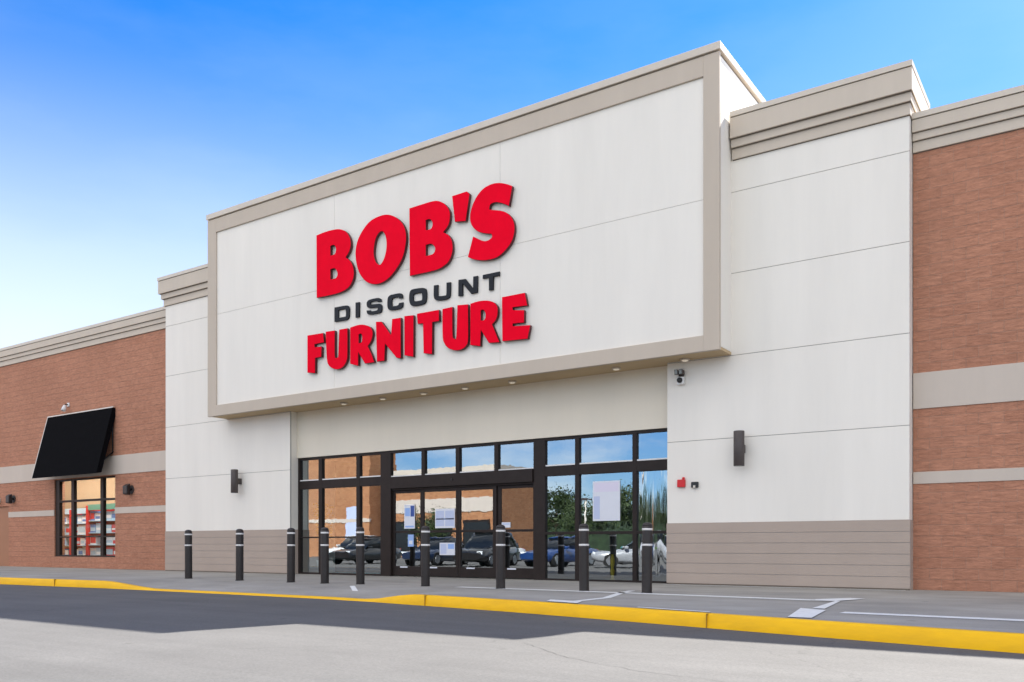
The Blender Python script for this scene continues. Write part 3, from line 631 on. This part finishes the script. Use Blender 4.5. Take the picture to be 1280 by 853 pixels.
# ------------------------------------------------------------------ sign lettering
sign = thing('store_sign', "raised letters reading BOB'S DISCOUNT FURNITURE, red with charcoal middle line, on the sign box", 'sign', (-14.35, 16.64, 5.8))
def smooth_ring(ring):
    n = len(ring); out = []
    for i in range(n):
        p1, p2 = ring[i], ring[(i+1) % n]
        out.append((p1[0], p1[1]))
        if not (p1[2] or p2[2]): continue
        p0 = ring[i-1] if p1[2] else p1
        p3 = ring[(i+2) % n] if p2[2] else p2
        for k in range(1, 6):
            t = k/6
            q = []
            for c in (0, 1):
                q.append(.5*(2*p1[c] + (p2[c]-p0[c])*t + (2*p0[c]-5*p1[c]+4*p2[c]-p3[c])*t*t + (3*p1[c]-p0[c]-3*p2[c]+p3[c])*t**3))
            out.append(tuple(q))
    return out
def letter(kind, rings):
    yf, yb = (16.54, 16.632) if kind == 'r' else (16.60, 16.640)
    cu = bpy.data.curves.new('letter', 'CURVE'); cu.dimensions = '2D'; cu.fill_mode = 'BOTH'
    bev = .010 if kind == 'r' else .006
    cu.extrude = (yb-yf)/2 - bev; cu.bevel_depth = bev; cu.bevel_resolution = 2; cu.offset = -bev
    for r in rings:
        pts = smooth_ring(r)
        s = cu.splines.new('POLY'); s.points.add(len(pts)-1); s.use_cyclic_u = True
        for p, q in zip(s.points, pts): p.co = (q[0], q[1], 0, 1)
    tmp = bpy.data.objects.new('letter_tmp', cu)
    C.objects.link(tmp)
    me = bpy.data.meshes.new_from_object(tmp.evaluated_get(bpy.context.evaluated_depsgraph_get()))
    bpy.data.objects.remove(tmp); bpy.data.curves.remove(cu)
    me.name = 'letter'
    yc = (yf+yb)/2
    # curve plane XY -> facade plane XZ, front towards -Y
    me.transform(Matrix.Translation((0, yc, 0)) @ Matrix.Rotation(R(90), 4, 'X'))
    me.transform(Matrix.Translation(-sign.location))
    o = bpy.data.objects.new('letter', me); C.objects.link(o); o.parent = sign
    me.materials.clear()
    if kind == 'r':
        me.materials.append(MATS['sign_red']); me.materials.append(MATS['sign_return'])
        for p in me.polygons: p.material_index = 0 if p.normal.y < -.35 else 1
    else:
        me.materials.append(MATS['sign_charcoal'])
        for p in me.polygons: p.material_index = 0
    return o
for kind, ch, rings in LETTERS: letter(kind, rings)

# ------------------------------------------------------------------ bollards
def make_bollard():
    root = thing('bollard', None, None)
    m = MB(); m.lathe(0, 0, [(.086, 0), (.089, .02), (.089, 1.13), (.088, 1.16)], 28); sl_ = m.build('sleeve', 'bollard_sleeve', root)
    m = MB(); m.lathe(0, 0, [(.088, 1.16), (.084, 1.185), (.070, 1.205), (.045, 1.217), (.015, 1.222)], 28); m.build('cap', 'bollard_sleeve', root)
    for z in (1.085, .815):
        m = MB(); m.lathe(0, 0, [(.0895, z), (.0915, z+.002), (.0915, z+.034), (.0895, z+.036)], 28); m.build('reflective_band', 'reflective_tape', root)
    m = MB(); m.lathe(0, 0, [(.10, -.16), (.10, .004), (.088, .012)], 24); m.build('footing_ring', 'dark_rubber', root)
    return root
BOL = [(-18.95,13.45,'dark bollard before the tan wall base, farthest along the row'), (-16.95,13.42,'dark bollard before the middle of the left tan wall base'),
       (-15.17,13.42,'dark bollard overlapping the wall corner just left of the glazed entrance'), (-14.09,13.42,'dark bollard before the brick reflection in the leftmost big window'),
       (-13.12,13.52,'dark bollard beside the thick dark post left of the sliding doors'), (-11.38,13.59,'dark bollard before the pair of sliding doors with taped papers'),
       (-9.55,13.63,'dark bollard before the rightmost door leaf'), (-7.79,13.75,'dark bollard just left of the large posted notice'),
       (-6.56,13.77,'dark bollard before the rippled window pane, nearest of the row')]
b0 = make_bollard()
for i, (x, y, lab) in enumerate(BOL):
    o = b0 if i == 0 else copy_tree(b0)
    o.location = (x, y, side_z(x, y)); o.rotation_euler.z = i*.7
    o.rotation_euler.x = R((.3, -.4, .2, 0, -.3, .5, -.2, .3, -.5)[i])
    tag(o, lab, 'bollard', 'bollards along the sidewalk')

# ------------------------------------------------------------------ wall fittings
def sconce(x, label):
    root = thing('wall_lamp', label, 'lamp', (x, 17.08, 2.42), 'cylinder lamps on the white piers')
    m = MB(); m.lathe(x, 17.07, [(.104, 2.425), (.108, 2.43), (.108, 3.125), (.104, 3.13)], 28); m.build('lamp_body', 'bronze_lamp', root)
    for za, zb in ((2.421, 2.4255), (3.1295, 3.134)):
        m = MB(); m.lathe(x, 17.07, [(.085, za), (.085, zb)], 20); m.build('lens', 'lens_grey', root)
    m = MB(); m.box(x-.055, x+.055, 17.15, 17.298, 2.70, 2.87); m.build('wall_bracket', 'bronze_lamp', root, bevel=.006)
sconce(-6.10, 'brown cylinder wall lamp on the right white pier near the red alarm')
sconce(-21.80, 'brown cylinder wall lamp on the left white pier before the brick wing')
def wall_pack(x, z, label):
    root = thing('wall_lamp', label, 'lamp', (x, 17.5, z), 'small black lamps on the brick')
    m = MB(); m.hexa([(x-.16,17.36,z-.16),(x+.10,17.36,z-.16),(x+.10,17.50,z-.19),(x-.16,17.50,z-.19),(x-.16,17.36,z+.12),(x+.10,17.36,z+.12),(x+.10,17.50,z+.20),(x-.16,17.50,z+.20)])
    m.build('lamp_body', 'black_plastic', root, bevel=.02)
    m = MB(); m.tube([(x+.02,17.48,z),(x+.02,17.575,z)], .05, 14); m.build('arm', 'black_plastic', root)
    m = MB(); m.tube([(x+.02,17.574,z),(x+.02,17.598,z)], .15, 20); m.build('back_plate', 'bronze_lamp', root)
wall_pack(-28.02, 2.78, 'small black wall lamp right of the shop window on brick')
wall_pack(-36.15, 2.70, 'small black wall lamp on brick beside the brown service door')
t = thing('door_lamp', 'pale round lamp over the brown service door at the edge', 'lamp', (-37.3, 17.5, 2.66))
m = MB(); m.lathe(-37.27, 17.46, [(.03,2.55),(.11,2.58),(.14,2.66),(.11,2.74),(.03,2.77)], 18); m.build('globe', 'white_paint', t)
m = MB(); m.box(-37.35,-37.19,17.56,17.598,2.58,2.76); m.build('back_plate', 'pale_metal', t, bevel=.01)

t = thing('flood_light', 'small pale floodlight on the brick just above the black awning', 'lamp', (-32.05, 17.45, 5.8))
m = MB(); m.box(-32.12,-31.98,17.56,17.598,6.03,6.17); m.build('back_plate', 'white_paint', t, bevel=.01)
m = MB(); m.tube([(-32.05,17.57,6.10),(-32.05,17.46,6.10),(-32.05,17.44,6.04)], .022, 10); m.build('arm', 'bronze_lamp', t)
m = MB(); m.tube([(-32.05,17.45,6.06),(-32.05,17.42,5.96),(-32.05,17.38,5.85)], [.05,.075,.085], 18); m.build('lamp_head', 'white_paint', t)

t = thing('flood_light', 'small grey double floodlight on the white pier above the camera', 'lamp', (-7.43, 17.2, 4.48))
m = MB(); m.box(-7.49,-7.37,17.255,17.298,4.41,4.53); m.build('back_plate', 'bronze_lamp', t, bevel=.008)
for dx in (-.05, .05):
    m = MB(); m.hexa([(-7.43+dx-.04,17.12,4.42),(-7.43+dx+.04,17.12,4.42),(-7.43+dx+.035,17.25,4.44),(-7.43+dx-.035,17.25,4.44),(-7.43+dx-.04,17.10,4.53),(-7.43+dx+.04,17.10,4.53),(-7.43+dx+.035,17.25,4.52),(-7.43+dx-.035,17.25,4.52)])
    h = m.build('lamp_head', 'bronze_lamp', t, bevel=.006)
    m = MB(); m.hexa([(-7.43+dx-.03,17.113,4.432),(-7.43+dx+.03,17.113,4.432),(-7.43+dx+.03,17.121,4.432),(-7.43+dx-.03,17.121,4.432),(-7.43+dx-.03,17.097,4.518),(-7.43+dx+.03,17.097,4.518),(-7.43+dx+.03,17.106,4.518),(-7.43+dx-.03,17.106,4.518)]); m.build('lens', 'lens_grey', h)
t = thing('security_camera', 'white security camera with black lens under the small floodlight', 'camera', (-7.43, 17.2, 4.3))
m = MB(); m.box(-7.51,-7.35,17.20,17.298,4.23,4.39); m.build('housing', 'white_paint', t, bevel=.02)
m = MB(); m.tube([(-7.43,17.21,4.315),(-7.43,17.17,4.315),(-7.43,17.14,4.31)], [.06,.058,.035], 20); m.build('lens', 'black_plastic', t)
t = thing('fire_alarm', 'small red fire alarm box on the white pier beside the glazing', 'alarm', (-7.42, 17.26, 2.12))
m = MB(); m.box(-7.51,-7.34,17.235,17.298,2.06,2.22); m.build('housing', 'alarm_red', t, bevel=.008)
m = MB(); m.lathe(-7.375, 17.26, [(.028,2.215),(.03,2.25),(.02,2.27)], 14); m.build('strobe', 'alarm_red', t)
t = thing('door_intercom', 'small black box on the white pier right of the red alarm', 'intercom', (-7.12, 17.26, 2.1))
m = MB(); m.box(-7.20,-7.05,17.24,17.298,2.04,2.16); m.build('housing', 'black_plastic', t, bevel=.012)
m = MB(); m.box(-7.15,-7.10,17.232,17.245,2.035,2.085); m.build('button', 'pale_metal', t, bevel=.003)

DL = [(-17.23,'round soffit light above the thin mullions at the left, farthest of the row'), (-15.80,'round soffit light above the dark post left of the doors'), (-14.40,'round soffit light above the second transom pane'),
      (-13.07,'round soffit light above the third transom pane'), (-11.66,'round soffit light above the dark post right of the doors'), (-8.89,'round soffit light above the widest right window'), (-7.28,'round soffit light beside the security camera on the right pier')]
for x, lab in DL:
    t = thing('soffit_light', lab, 'light', (x, 17.12, 4.7), 'lights under the sign box')
    m = MB(); m.lathe(x, 17.12, [(.085,4.700),(.10,4.705),(.10,4.7345)], 22); m.build('trim_ring', 'cornice_tan', t)
    m = MB(); m.lathe(x, 17.12, [(.05,4.682),(.068,4.69),(.068,4.701)], 18); m.build('lens', 'lamp_glow', t)

# ------------------------------------------------------------------ awning: a tilted black panel on side arms
t = thing('awning', 'black slanted awning panel over the shop window of the brick wing', 'awning', (-31.2, 17.3, 4.5))
ax0, ax1 = -33.33, -28.99
top, bot = (17.53, 5.72), (16.93, 3.36)
nx, nz = (top[1]-bot[1]), -(top[0]-bot[0]); L_ = math.hypot(nx, nz); ny_, nz_ = -nx/L_, -nz/L_   # outward normal (towards -Y)
def slab(mb, x0, x1, a, b, d0, d1, m=None):
    p = lambda x, q, d: (x, q[0] + ny_*d, q[1] - nz_*d)
    mb.hexa([p(x0,b,d1), p(x1,b,d1), p(x1,b,d0), p(x0,b,d0), p(x0,a,d1), p(x1,a,d1), p(x1,a,d0), p(x0,a,d0)], m)
m = MB(); slab(m, ax0, ax1, top, bot, 0, .05); m.build('panel', 'awning_black', t, bevel=.008)
m = MB()
slab(m, ax0 - .045, ax0 - .002, top, bot, -.02, .047)
slab(m, ax0 - .044, ax1, (top[0]+.012, top[1]+.045), (top[0], top[1]+.004), -.02, .047)
m.build('edge_trim', 'pale_metal', t)
for x in (ax0 + .15, ax1 - .15):
    m = MB(); m.tube([(x,17.59,5.5),(x,17.43,5.44)], .03, 8); m.tube([(x,17.59,4.15),(x,16.98,3.62)], .03, 8); m.tube([(x,17.59,4.15),(x,17.58,5.5)], .03, 8)
    m.build('side_arm', 'black_plastic', t)
m = MB(); slab(m, ax1 - .10, ax1 - .002, (top[0], top[1]-.02), bot, -.16, -.001); m.build('side_flap', 'awning_black', t, bevel=.01)

# ------------------------------------------------------------------ papers on the glass
def notice(x0, x1, z0, z1, y, label, bands, base='paper_white'):
    m = MB(); m.box(x0, x1, y, y + .004, z0, z1, base)
    w_, h_ = x1-x0, z1-z0
    for a, b, c, d, mt in bands:
        m.box(x0+a*w_, x0+b*w_, y-.0015, y+.001, z0+c*h_, z0+d*h_, mt)
    o = m.build('paper_notice', None, None, off=((x0+x1)/2, y, z0))
    tag(o, label, 'notice', 'papers on the entrance glass')
notice(-9.77, -9.07, 1.39, 2.30, 17.648, 'large white printed notice on the glass right of the doors', [(.05,.95,.73,.97,'paper_pink'), (.04,.26,.05,.62,'paper_grey'), (.30,.95,.05,.62,'paper_white')])
notice(-15.55, -15.18, 1.28, 1.92, 17.688, 'white and blue poster on the leftmost door leaf', [(.08,.55,.52,.86,'paper_blue'), (.6,.95,.5,.95,'paper_navy'), (.1,.9,.05,.12,'paper_blue')])
notice(-14.45, -13.80, 1.28, 1.78, 17.648, 'wide pale blue printed sheet on the second door leaf', [(.04,.46,.1,.9,'paper_grey'), (.52,.95,.1,.9,'paper_grey'), (.05,.95,.44,.50,'paper_blue')])
notice(-14.30, -13.80, .58, .90, 17.648, 'white sheet of notes low on the second door leaf', [(.06,.45,.1,.9,'paper_grey'), (.55,.95,.5,.9,'paper_blue')])
notice(-15.42, -15.22, .80, 1.12, 17.688, 'small sky blue card low on the leftmost door', [(.2,.8,.2,.5,'paper_white')], 'paper_blue')
notice(-12.36, -12.10, 1.27, 1.40, 17.688, 'tiny white card low in the upper glass of the rightmost door', [(.1,.9,.55,.8,'paper_grey')])

# ------------------------------------------------------------------ things just inside the glass
def potted(x, y, label):
    root = thing('potted_plant', label, 'plant', (x, y, 0))
    m = MB(); m.lathe(x, y, [(.14,.0),(.19,.38),(.20,.40),(.18,.40)], 20); m.build('pot', 'white_paint', root)
    m = MB(); m.tube([(x,y,.35),(x+.03,y,.9),(x-.02,y,1.4)], [.03,.025,.015], 8)
    for k in range(7):
        a = k*2.4; m.tube([(x,y,.9+.06*k),(x+.18*math.cos(a),y+.18*math.sin(a),1.2+.1*k)], [.012,.006], 6)
    m.build('stem', 'stem_brown', root)
    m = MB(); rnd = random.Random(3)
    for k in range(260):
        a = rnd.uniform(0, 6.28); rr = rnd.uniform(.05,.30); z = rnd.uniform(1.0,2.05)
        c = Vector((x+rr*math.cos(a), y+rr*math.sin(a), z)); u = Vector((rnd.gauss(0,1),rnd.gauss(0,1),rnd.gauss(0,1))).normalized(); v = u.orthogonal().normalized(); s = rnd.uniform(.025,.055)
        m.bm.faces.new([m.bm.verts.new(c + d) for d in (u*s, v*s, -u*s, -v*s)])
    m.build('blossom', 'blossom_yellow', root)
potted(-18.95, 17.98, 'tall yellow blossoming plant inside the leftmost entrance window')
m = MB(); m.box(-19.4, -17.0, 17.85, 19.3, -.001, .012)
tag(m.build('floor_rug', 'rug_teal', None, off=(-18.2, 18.5, 0)), 'teal rug on the floor inside the left entrance window', 'rug')
t = thing('sign_stand', 'black stand with a yellow lower part inside, below the large notice', 'stand', (-9.42, 17.95, 0))
m = MB(); m.box(-9.53,-9.31,17.92,17.98,.62,1.40); m.build('post', 'black_plastic', t, bevel=.01)
m = MB(); m.lathe(-9.42, 17.95, [(.07,.03),(.03,.10),(.055,.24),(.03,.30),(.06,.45),(.03,.62)], 16); m.build('lower_post', 'post_yellow', t)
m = MB(); m.lathe(-9.42, 17.95, [(.16,0),(.16,.02),(.05,.035)], 20); m.build('foot', 'black_plastic', t)

# shelves of goods inside the shop window
def rack(x0, x1, y, z0, z1, label, hm_):
    root = thing('display_shelf', label, 'shelf', ((x0+x1)/2, y, z0), 'shelves in the shop window')
    for x in (x0, (x0+x1)/2, x1):
        m = MB(); m.box(x-.07, x+.07, y-.06, y+.42, z0, z1 + .12); m.build('upright', 'shelf_red', root)
    for k in range(4):
        z = z0 + .10 + (z1-z0-.1)*k/4
        m = MB(); m.box(x0+.071, x1-.071, y-.03, y+.41, z-.03, z); m.build('shelf_board', 'box_pale', root)
    m = MB(); m.box(x0, x1, y-.05, y+.03, z1-.06, z1+.16); m.build('header', hm_, root)
    return root
rack(-33.45, -31.3, 19.15, .30, 2.3, 'red display shelf full of boxes behind the right part of the shop window', 'box_green')
rack(-36.9, -33.9, 19.55, .30, 2.2, 'red display shelf set farther back behind the left part of the shop window', 'box_pale')
cols = ['box_white','box_white','box_pale','box_blue','box_white','box_pale','box_pale','box_white','box_blue','box_red']
cname = {'box_white':'white','box_pale':'pale blue','box_blue':'blue','box_pink':'pink','box_green':'green','box_red':'red'}
rnd = random.Random(11); ordinal = ['first','second','third','fourth','fifth','sixth','seventh','eighth','ninth','tenth','eleventh','twelfth']
where = ['bottom','second','third','top']
def fill(x0, x1, y, z0, z1, side):
    for k in range(4):
        z = z0 + .10 + (z1-z0-.1)*k/4 + .001; x = x0 + .09; mid = (x0+x1)/2; i = 0
        while True:
            w_ = rnd.uniform(.30,.55); hh = rnd.uniform(.28,.38); cl = rnd.choice(cols)
            if x + w_ > x1 - .08: break
            if x < mid + .075 and x + w_ > mid - .075:
                x = mid + .08; continue
            m = MB(); m.box(x, x+w_, y+.03, y+.33, z, z+hh, cl)
            c2 = rnd.choice([c for c in cols if c != cl])
            m.box(x+.03, x+w_-.03, y+.025, y+.034, z+hh*rnd.uniform(.12,.3), z+hh*rnd.uniform(.5,.85), c2)
            o = m.build('product_box', None, None, off=(x+w_/2, y+.18, z))
            i += 1
            tag(o, '%s box with %s front, %s on the %s board of the %s red shelf' % (cname[cl], cname[c2], ordinal[i-1], where[k], side), 'box', 'boxes on the shop shelves')
            x += w_ + rnd.uniform(.01,.04)
fill(-33.45, -31.3, 19.15, .30, 2.3, 'nearer')
fill(-36.9, -33.9, 19.55, .30, 2.2, 'farther')
# ------------------------------------------------------------------ across the car park (seen in the glass)
plain('car_glass', (.01,.012,.014), .08, spec=.6)
plain('tyre', (.012,.012,.012), .85)
plain('rim_metal', (.45,.46,.48), .3, metal=.8)
plain('lamp_red', (.45,.01,.01), .25)
plain('lamp_clear', (.75,.78,.80), .15)
for nm, c in (('paint_black',(.012,.013,.015)), ('paint_silver',(.30,.31,.33)), ('paint_blue',(.012,.045,.16)), ('paint_white',(.72,.72,.70)), ('paint_teal',(.04,.22,.24)), ('paint_navy',(.012,.025,.06))):
    plain(nm, c, .28, coat=.6)
def make_car(label, paint, x, y, rz, suv=False):
    """lofted body along local +X (nose), wheels, glass, lamps"""
    root = thing('parked_car', label, 'car', (0,0,0), 'cars parked in the lot')
    hb = .95 if suv else .86; ht = 1.72 if suv else 1.44
    # lower body: stations (x, half width, z bottom, z top)
    st = [(-2.28,.70,.42,.74),(-2.18,.84,.30,hb-.04),(-1.7,.90,.22,hb+.02),(-.8,.91,.20,hb+.02),(.6,.91,.20,hb),(1.3,.90,.22,hb-.06),(1.95,.86,.27,hb-.14),(2.25,.74,.36,.66)]
    m = MB(); rg = []
    for sx, wd, zb, zt in st:
        rg.append([(sx,-wd*.92,zb),(sx,wd*.92,zb),(sx,wd,zb+.12),(sx,wd,(zb+zt)/2+.05),(sx,wd*.93,zt-.03),(sx,wd*.80,zt),(sx,-wd*.80,zt),(sx,-wd*.93,zt-.03),(sx,-wd,(zb+zt)/2+.05),(sx,-wd,zb+.12)])
    m.rings(rg); body = m.build('body', paint, root)
    rear = -2.0 if suv else -1.65
    m = MB()
    cab = [(rear,.74,hb-.03),(rear+.35,.66,ht-.06),(-.6,.64,ht),(.1,.66,ht-.04),(.95,.78,hb-.03)]
    m.rings([[(a,-b,hb-.05),(a,b,hb-.05),(a,b*.99,max(c-.05,hb-.04)),(a,b*.8,c),(a,-b*.8,c),(a,-b*.99,max(c-.05,hb-.04))] for a,b,c in cab]); m.build('cabin_glass', 'car_glass', root)
    m = MB(); m.rings([[(a,-b,c),(a,b,c),(a,b*.9,c+.035),(a,-b*.9,c+.035)] for a,b,c in ((rear+.3,.60,ht-.07),(-.6,.60,ht-.02),(.2,.58,ht-.06))]); m.build('roof', paint, root)
    for sx in (-1.38, 1.40):
        for sy in (-1, 1):
            yy = sy*.80
            rg = lambda r, a, b: [[(sx+r*math.cos(2*math.pi*k/20), q, .33+r*math.sin(2*math.pi*k/20)) for k in range(20)] for q in (a, b)]
            m = MB(); m.rings(rg(.33, yy-.11*sy, yy+.115*sy)); wh = m.build('wheel', 'tyre', root)
            m = MB(); m.rings(rg(.21, yy+.10*sy, yy+.125*sy)); m.build('rim', 'rim_metal', wh)
    for sy in (-1, 1):
        m = MB(); m.box(2.10,2.20,sy*.62-.14,sy*.62+.14,.60,.72); m.build('headlight', 'lamp_clear', root, bevel=.02)
        m = MB(); m.box(-2.235,-2.15,sy*.66-.12,sy*.66+.12,.66,.82); m.build('tail_light', 'lamp_red', root, bevel=.02)
        m = MB(); m.box(.62,.80,sy*.98-.09,sy*.98+.09,hb,hb+.13); m.build('mirror', paint, root, bevel=.03)
    root.location = (x, y, ROAD); root.rotation_euler.z = rz
    return root
make_car('black suv parked in the sun opposite the doors', 'paint_black', -25.2, .6, R(78), True)
make_car('dark navy car parked beside the black suv', 'paint_navy', -28.6, .2, R(84))
make_car('bright blue car parked nose in between two dark cars', 'paint_blue', -22.3, -1.6, R(96))
make_car('silver car turned across the lot in front of the store', 'paint_silver', -17.6, -1.0, R(150))
make_car('teal green car in the second row of the lot', 'paint_teal', -21.5, -9.5, R(90))
make_car('white car in the second row of the lot', 'paint_white', -31.5, -9.0, R(88))
make_car('black car at the far end of the front row', 'paint_black', -34.5, -.6, R(86))
make_car('white suv near the brick building across the lot', 'paint_white', -43.0, -8.5, R(92), True)

def far_building(name, label, x0, x1, y0, y1, h, mat, band):
    root = thing(name, label, 'building', ((x0+x1)/2, y1, ROAD))
    m = MB(); m.box(x0, x1, y0, y1, ROAD, h); wl_ = m.build('wall', mat, root)
    m = MB()
    for a, b in band: m.box(x0-.03, x1+.03, y1-.2, y1+.05, a, b)
    m.build('stone_band', 'band_taupe', wl_)
    m = MB(); m.box(x0-.15, x1+.15, y0-.15, y1+.15, h+.002, h+.5); m.build('cornice', 'cornice_tan', root)
    return root, wl_
fb, fw = far_building('brick_building', 'tall orange brick building across the lot mirrored in the left window', -150, -54.5, -25.5, -22, 10.5, 'brick_orange', [(3.0,3.3)])
m = MB(); m.box(-57.4,-55.9,-22.1,-21.96,ROAD,4.4); m.build('door', 'paper_grey', fb)
far_b, fw2 = far_building('shop_row', 'low brick shop row with pale sign band across the lot', -53.4, -41.0, -29, -23, 7.0, 'brick_orange', [(3.7,4.9)])
for x in (-51.3, -47.3, -43.3):
    m = MB(); m.box(x-1.4, x+1.4, -23.1, -22.94, .2, 3.0); wn = m.build('shop_window', 'bronze', far_b)
    m = MB(); m.box(x-1.25, x+1.25, -22.945, -22.92, .35, 2.85); m.build('window_pane', 'car_glass', wn)

# trees: tapered trunk with limbs, crown of many leaf faces
m_, nt_, b_ = new_mat('leaf'); MATS['leaf'] = m_
setin(b_, 'Roughness', .6)
tcn = nd(nt_, 'ShaderNodeTexCoord'); nn = nd(nt_, 'ShaderNodeTexNoise'); nn.inputs['Scale'].default_value = 1.1; lk(nt_, tcn.outputs['Object'], nn.inputs[0])
rr_ = nd(nt_, 'ShaderNodeValToRGB'); rr_.color_ramp.elements[0].position = .35; rr_.color_ramp.elements[1].position = .65
rr_.color_ramp.elements[0].color = (.012,.026,.006,1); rr_.color_ramp.elements[1].color = (.05,.078,.016,1)
lk(nt_, nn.outputs['Fac'], rr_.inputs[0]); lk(nt_, rr_.outputs[0], b_.inputs['Base Color'])
plain('bark', (.10,.075,.055), .9, var=.3, scale=6)
def make_tree(seed, h, r):
    rnd = random.Random(seed); root = thing('leafy_tree', None, None)
    m = MB(); m.tube([(0,0,-.1),(.05,.02,h*.3),(-.04,.06,h*.6),(0,0,h*.9)], [.2,.16,.10,.03], 8)
    cl = []
    for k in range(9):
        a = k*2.4 + rnd.random(); z = h*(.3 + .06*k); L = r*rnd.uniform(.5,.9)
        p = (L*math.cos(a), L*math.sin(a), z + L*.5); m.tube([(0,0,z),(p[0]*.5,p[1]*.5,z+L*.3),p], [.06,.04,.015], 6); cl.append(p)
    m.build('trunk', 'bark', root)
    cl += [(rnd.uniform(-.6,.6)*r, rnd.uniform(-.6,.6)*r, h*rnd.uniform(.5,.95)) for _ in range(12)]
    m = MB()
    for p in cl:
        c = Vector(p); q = r*rnd.uniform(.28,.5)
        for _ in range(330):
            d = Vector((rnd.gauss(0,.5),rnd.gauss(0,.5),rnd.gauss(0,.42)))*q
            u = Vector((rnd.gauss(0,1),rnd.gauss(0,1),rnd.gauss(0,1))).normalized(); v = u.orthogonal().normalized(); s = rnd.uniform(.07,.15)
            m.bm.faces.new([m.bm.verts.new(c + d + e) for e in (u*s, v*s*.6, -u*s, -v*s*.6)])
    m.build('crown', 'leaf', root)
    return root
TR = [(-64,-58,1.0,'dark leafy tree beyond the lot next to the brick shop row'),(-58,-60,1.15,'broad leafy tree second along the far tree line'),(-52,-57,.95,'lower leafy tree third along the far tree line'),(-47,-61,1.2,'tallest leafy tree of the far tree line'),
      (-42,-58,1.0,'round leafy tree right of the tallest one'),(-36.5,-60,1.1,'wide leafy tree toward the open end of the far tree line'),(-31,-57,.95,'small leafy tree near the open end of the far tree line'),(-25,-60,1.1,'last leafy tree of the far tree line'),
      (-40.8,-14,.52,'young tree on an island in the car park')]
t0 = [make_tree(5, 6.6, 3.4), make_tree(9, 7.0, 3.0)]
for i, (x, y, s, lab) in enumerate(TR):
    o = t0[i] if i < 2 else copy_tree(t0[i % 2])
    o.location = (x, y, ROAD); o.scale = (s, s, s); o.rotation_euler.z = i*1.3
    tag(o, lab, 'tree', 'trees across the lot')
m = MB(); m.box(-72, -14, -56, -53, ROAD-.02, ROAD+.12); tag(m.build('planting_strip', 'grass_green'), 'grass strip along the far side of the lot', kind='structure')
t = thing('lamp_post', 'tall pale lamp post standing in the lot before the far trees', 'lamp post', (-33.5, -24, ROAD))
m = MB(); m.lathe(-33.5,-24,[(.3,ROAD),(.3,.6)],16); m.build('base','band_taupe',t)
m = MB(); m.tube([(-33.5,-24,.6),(-33.5,-24,4.4)], [.09,.06], 12); m.build('pole','pale_metal',t)
m = MB(); m.box(-34.1,-32.9,-24.15,-23.85,4.40,4.52); m.build('lamp_head','bronze_lamp',t, bevel=.02)
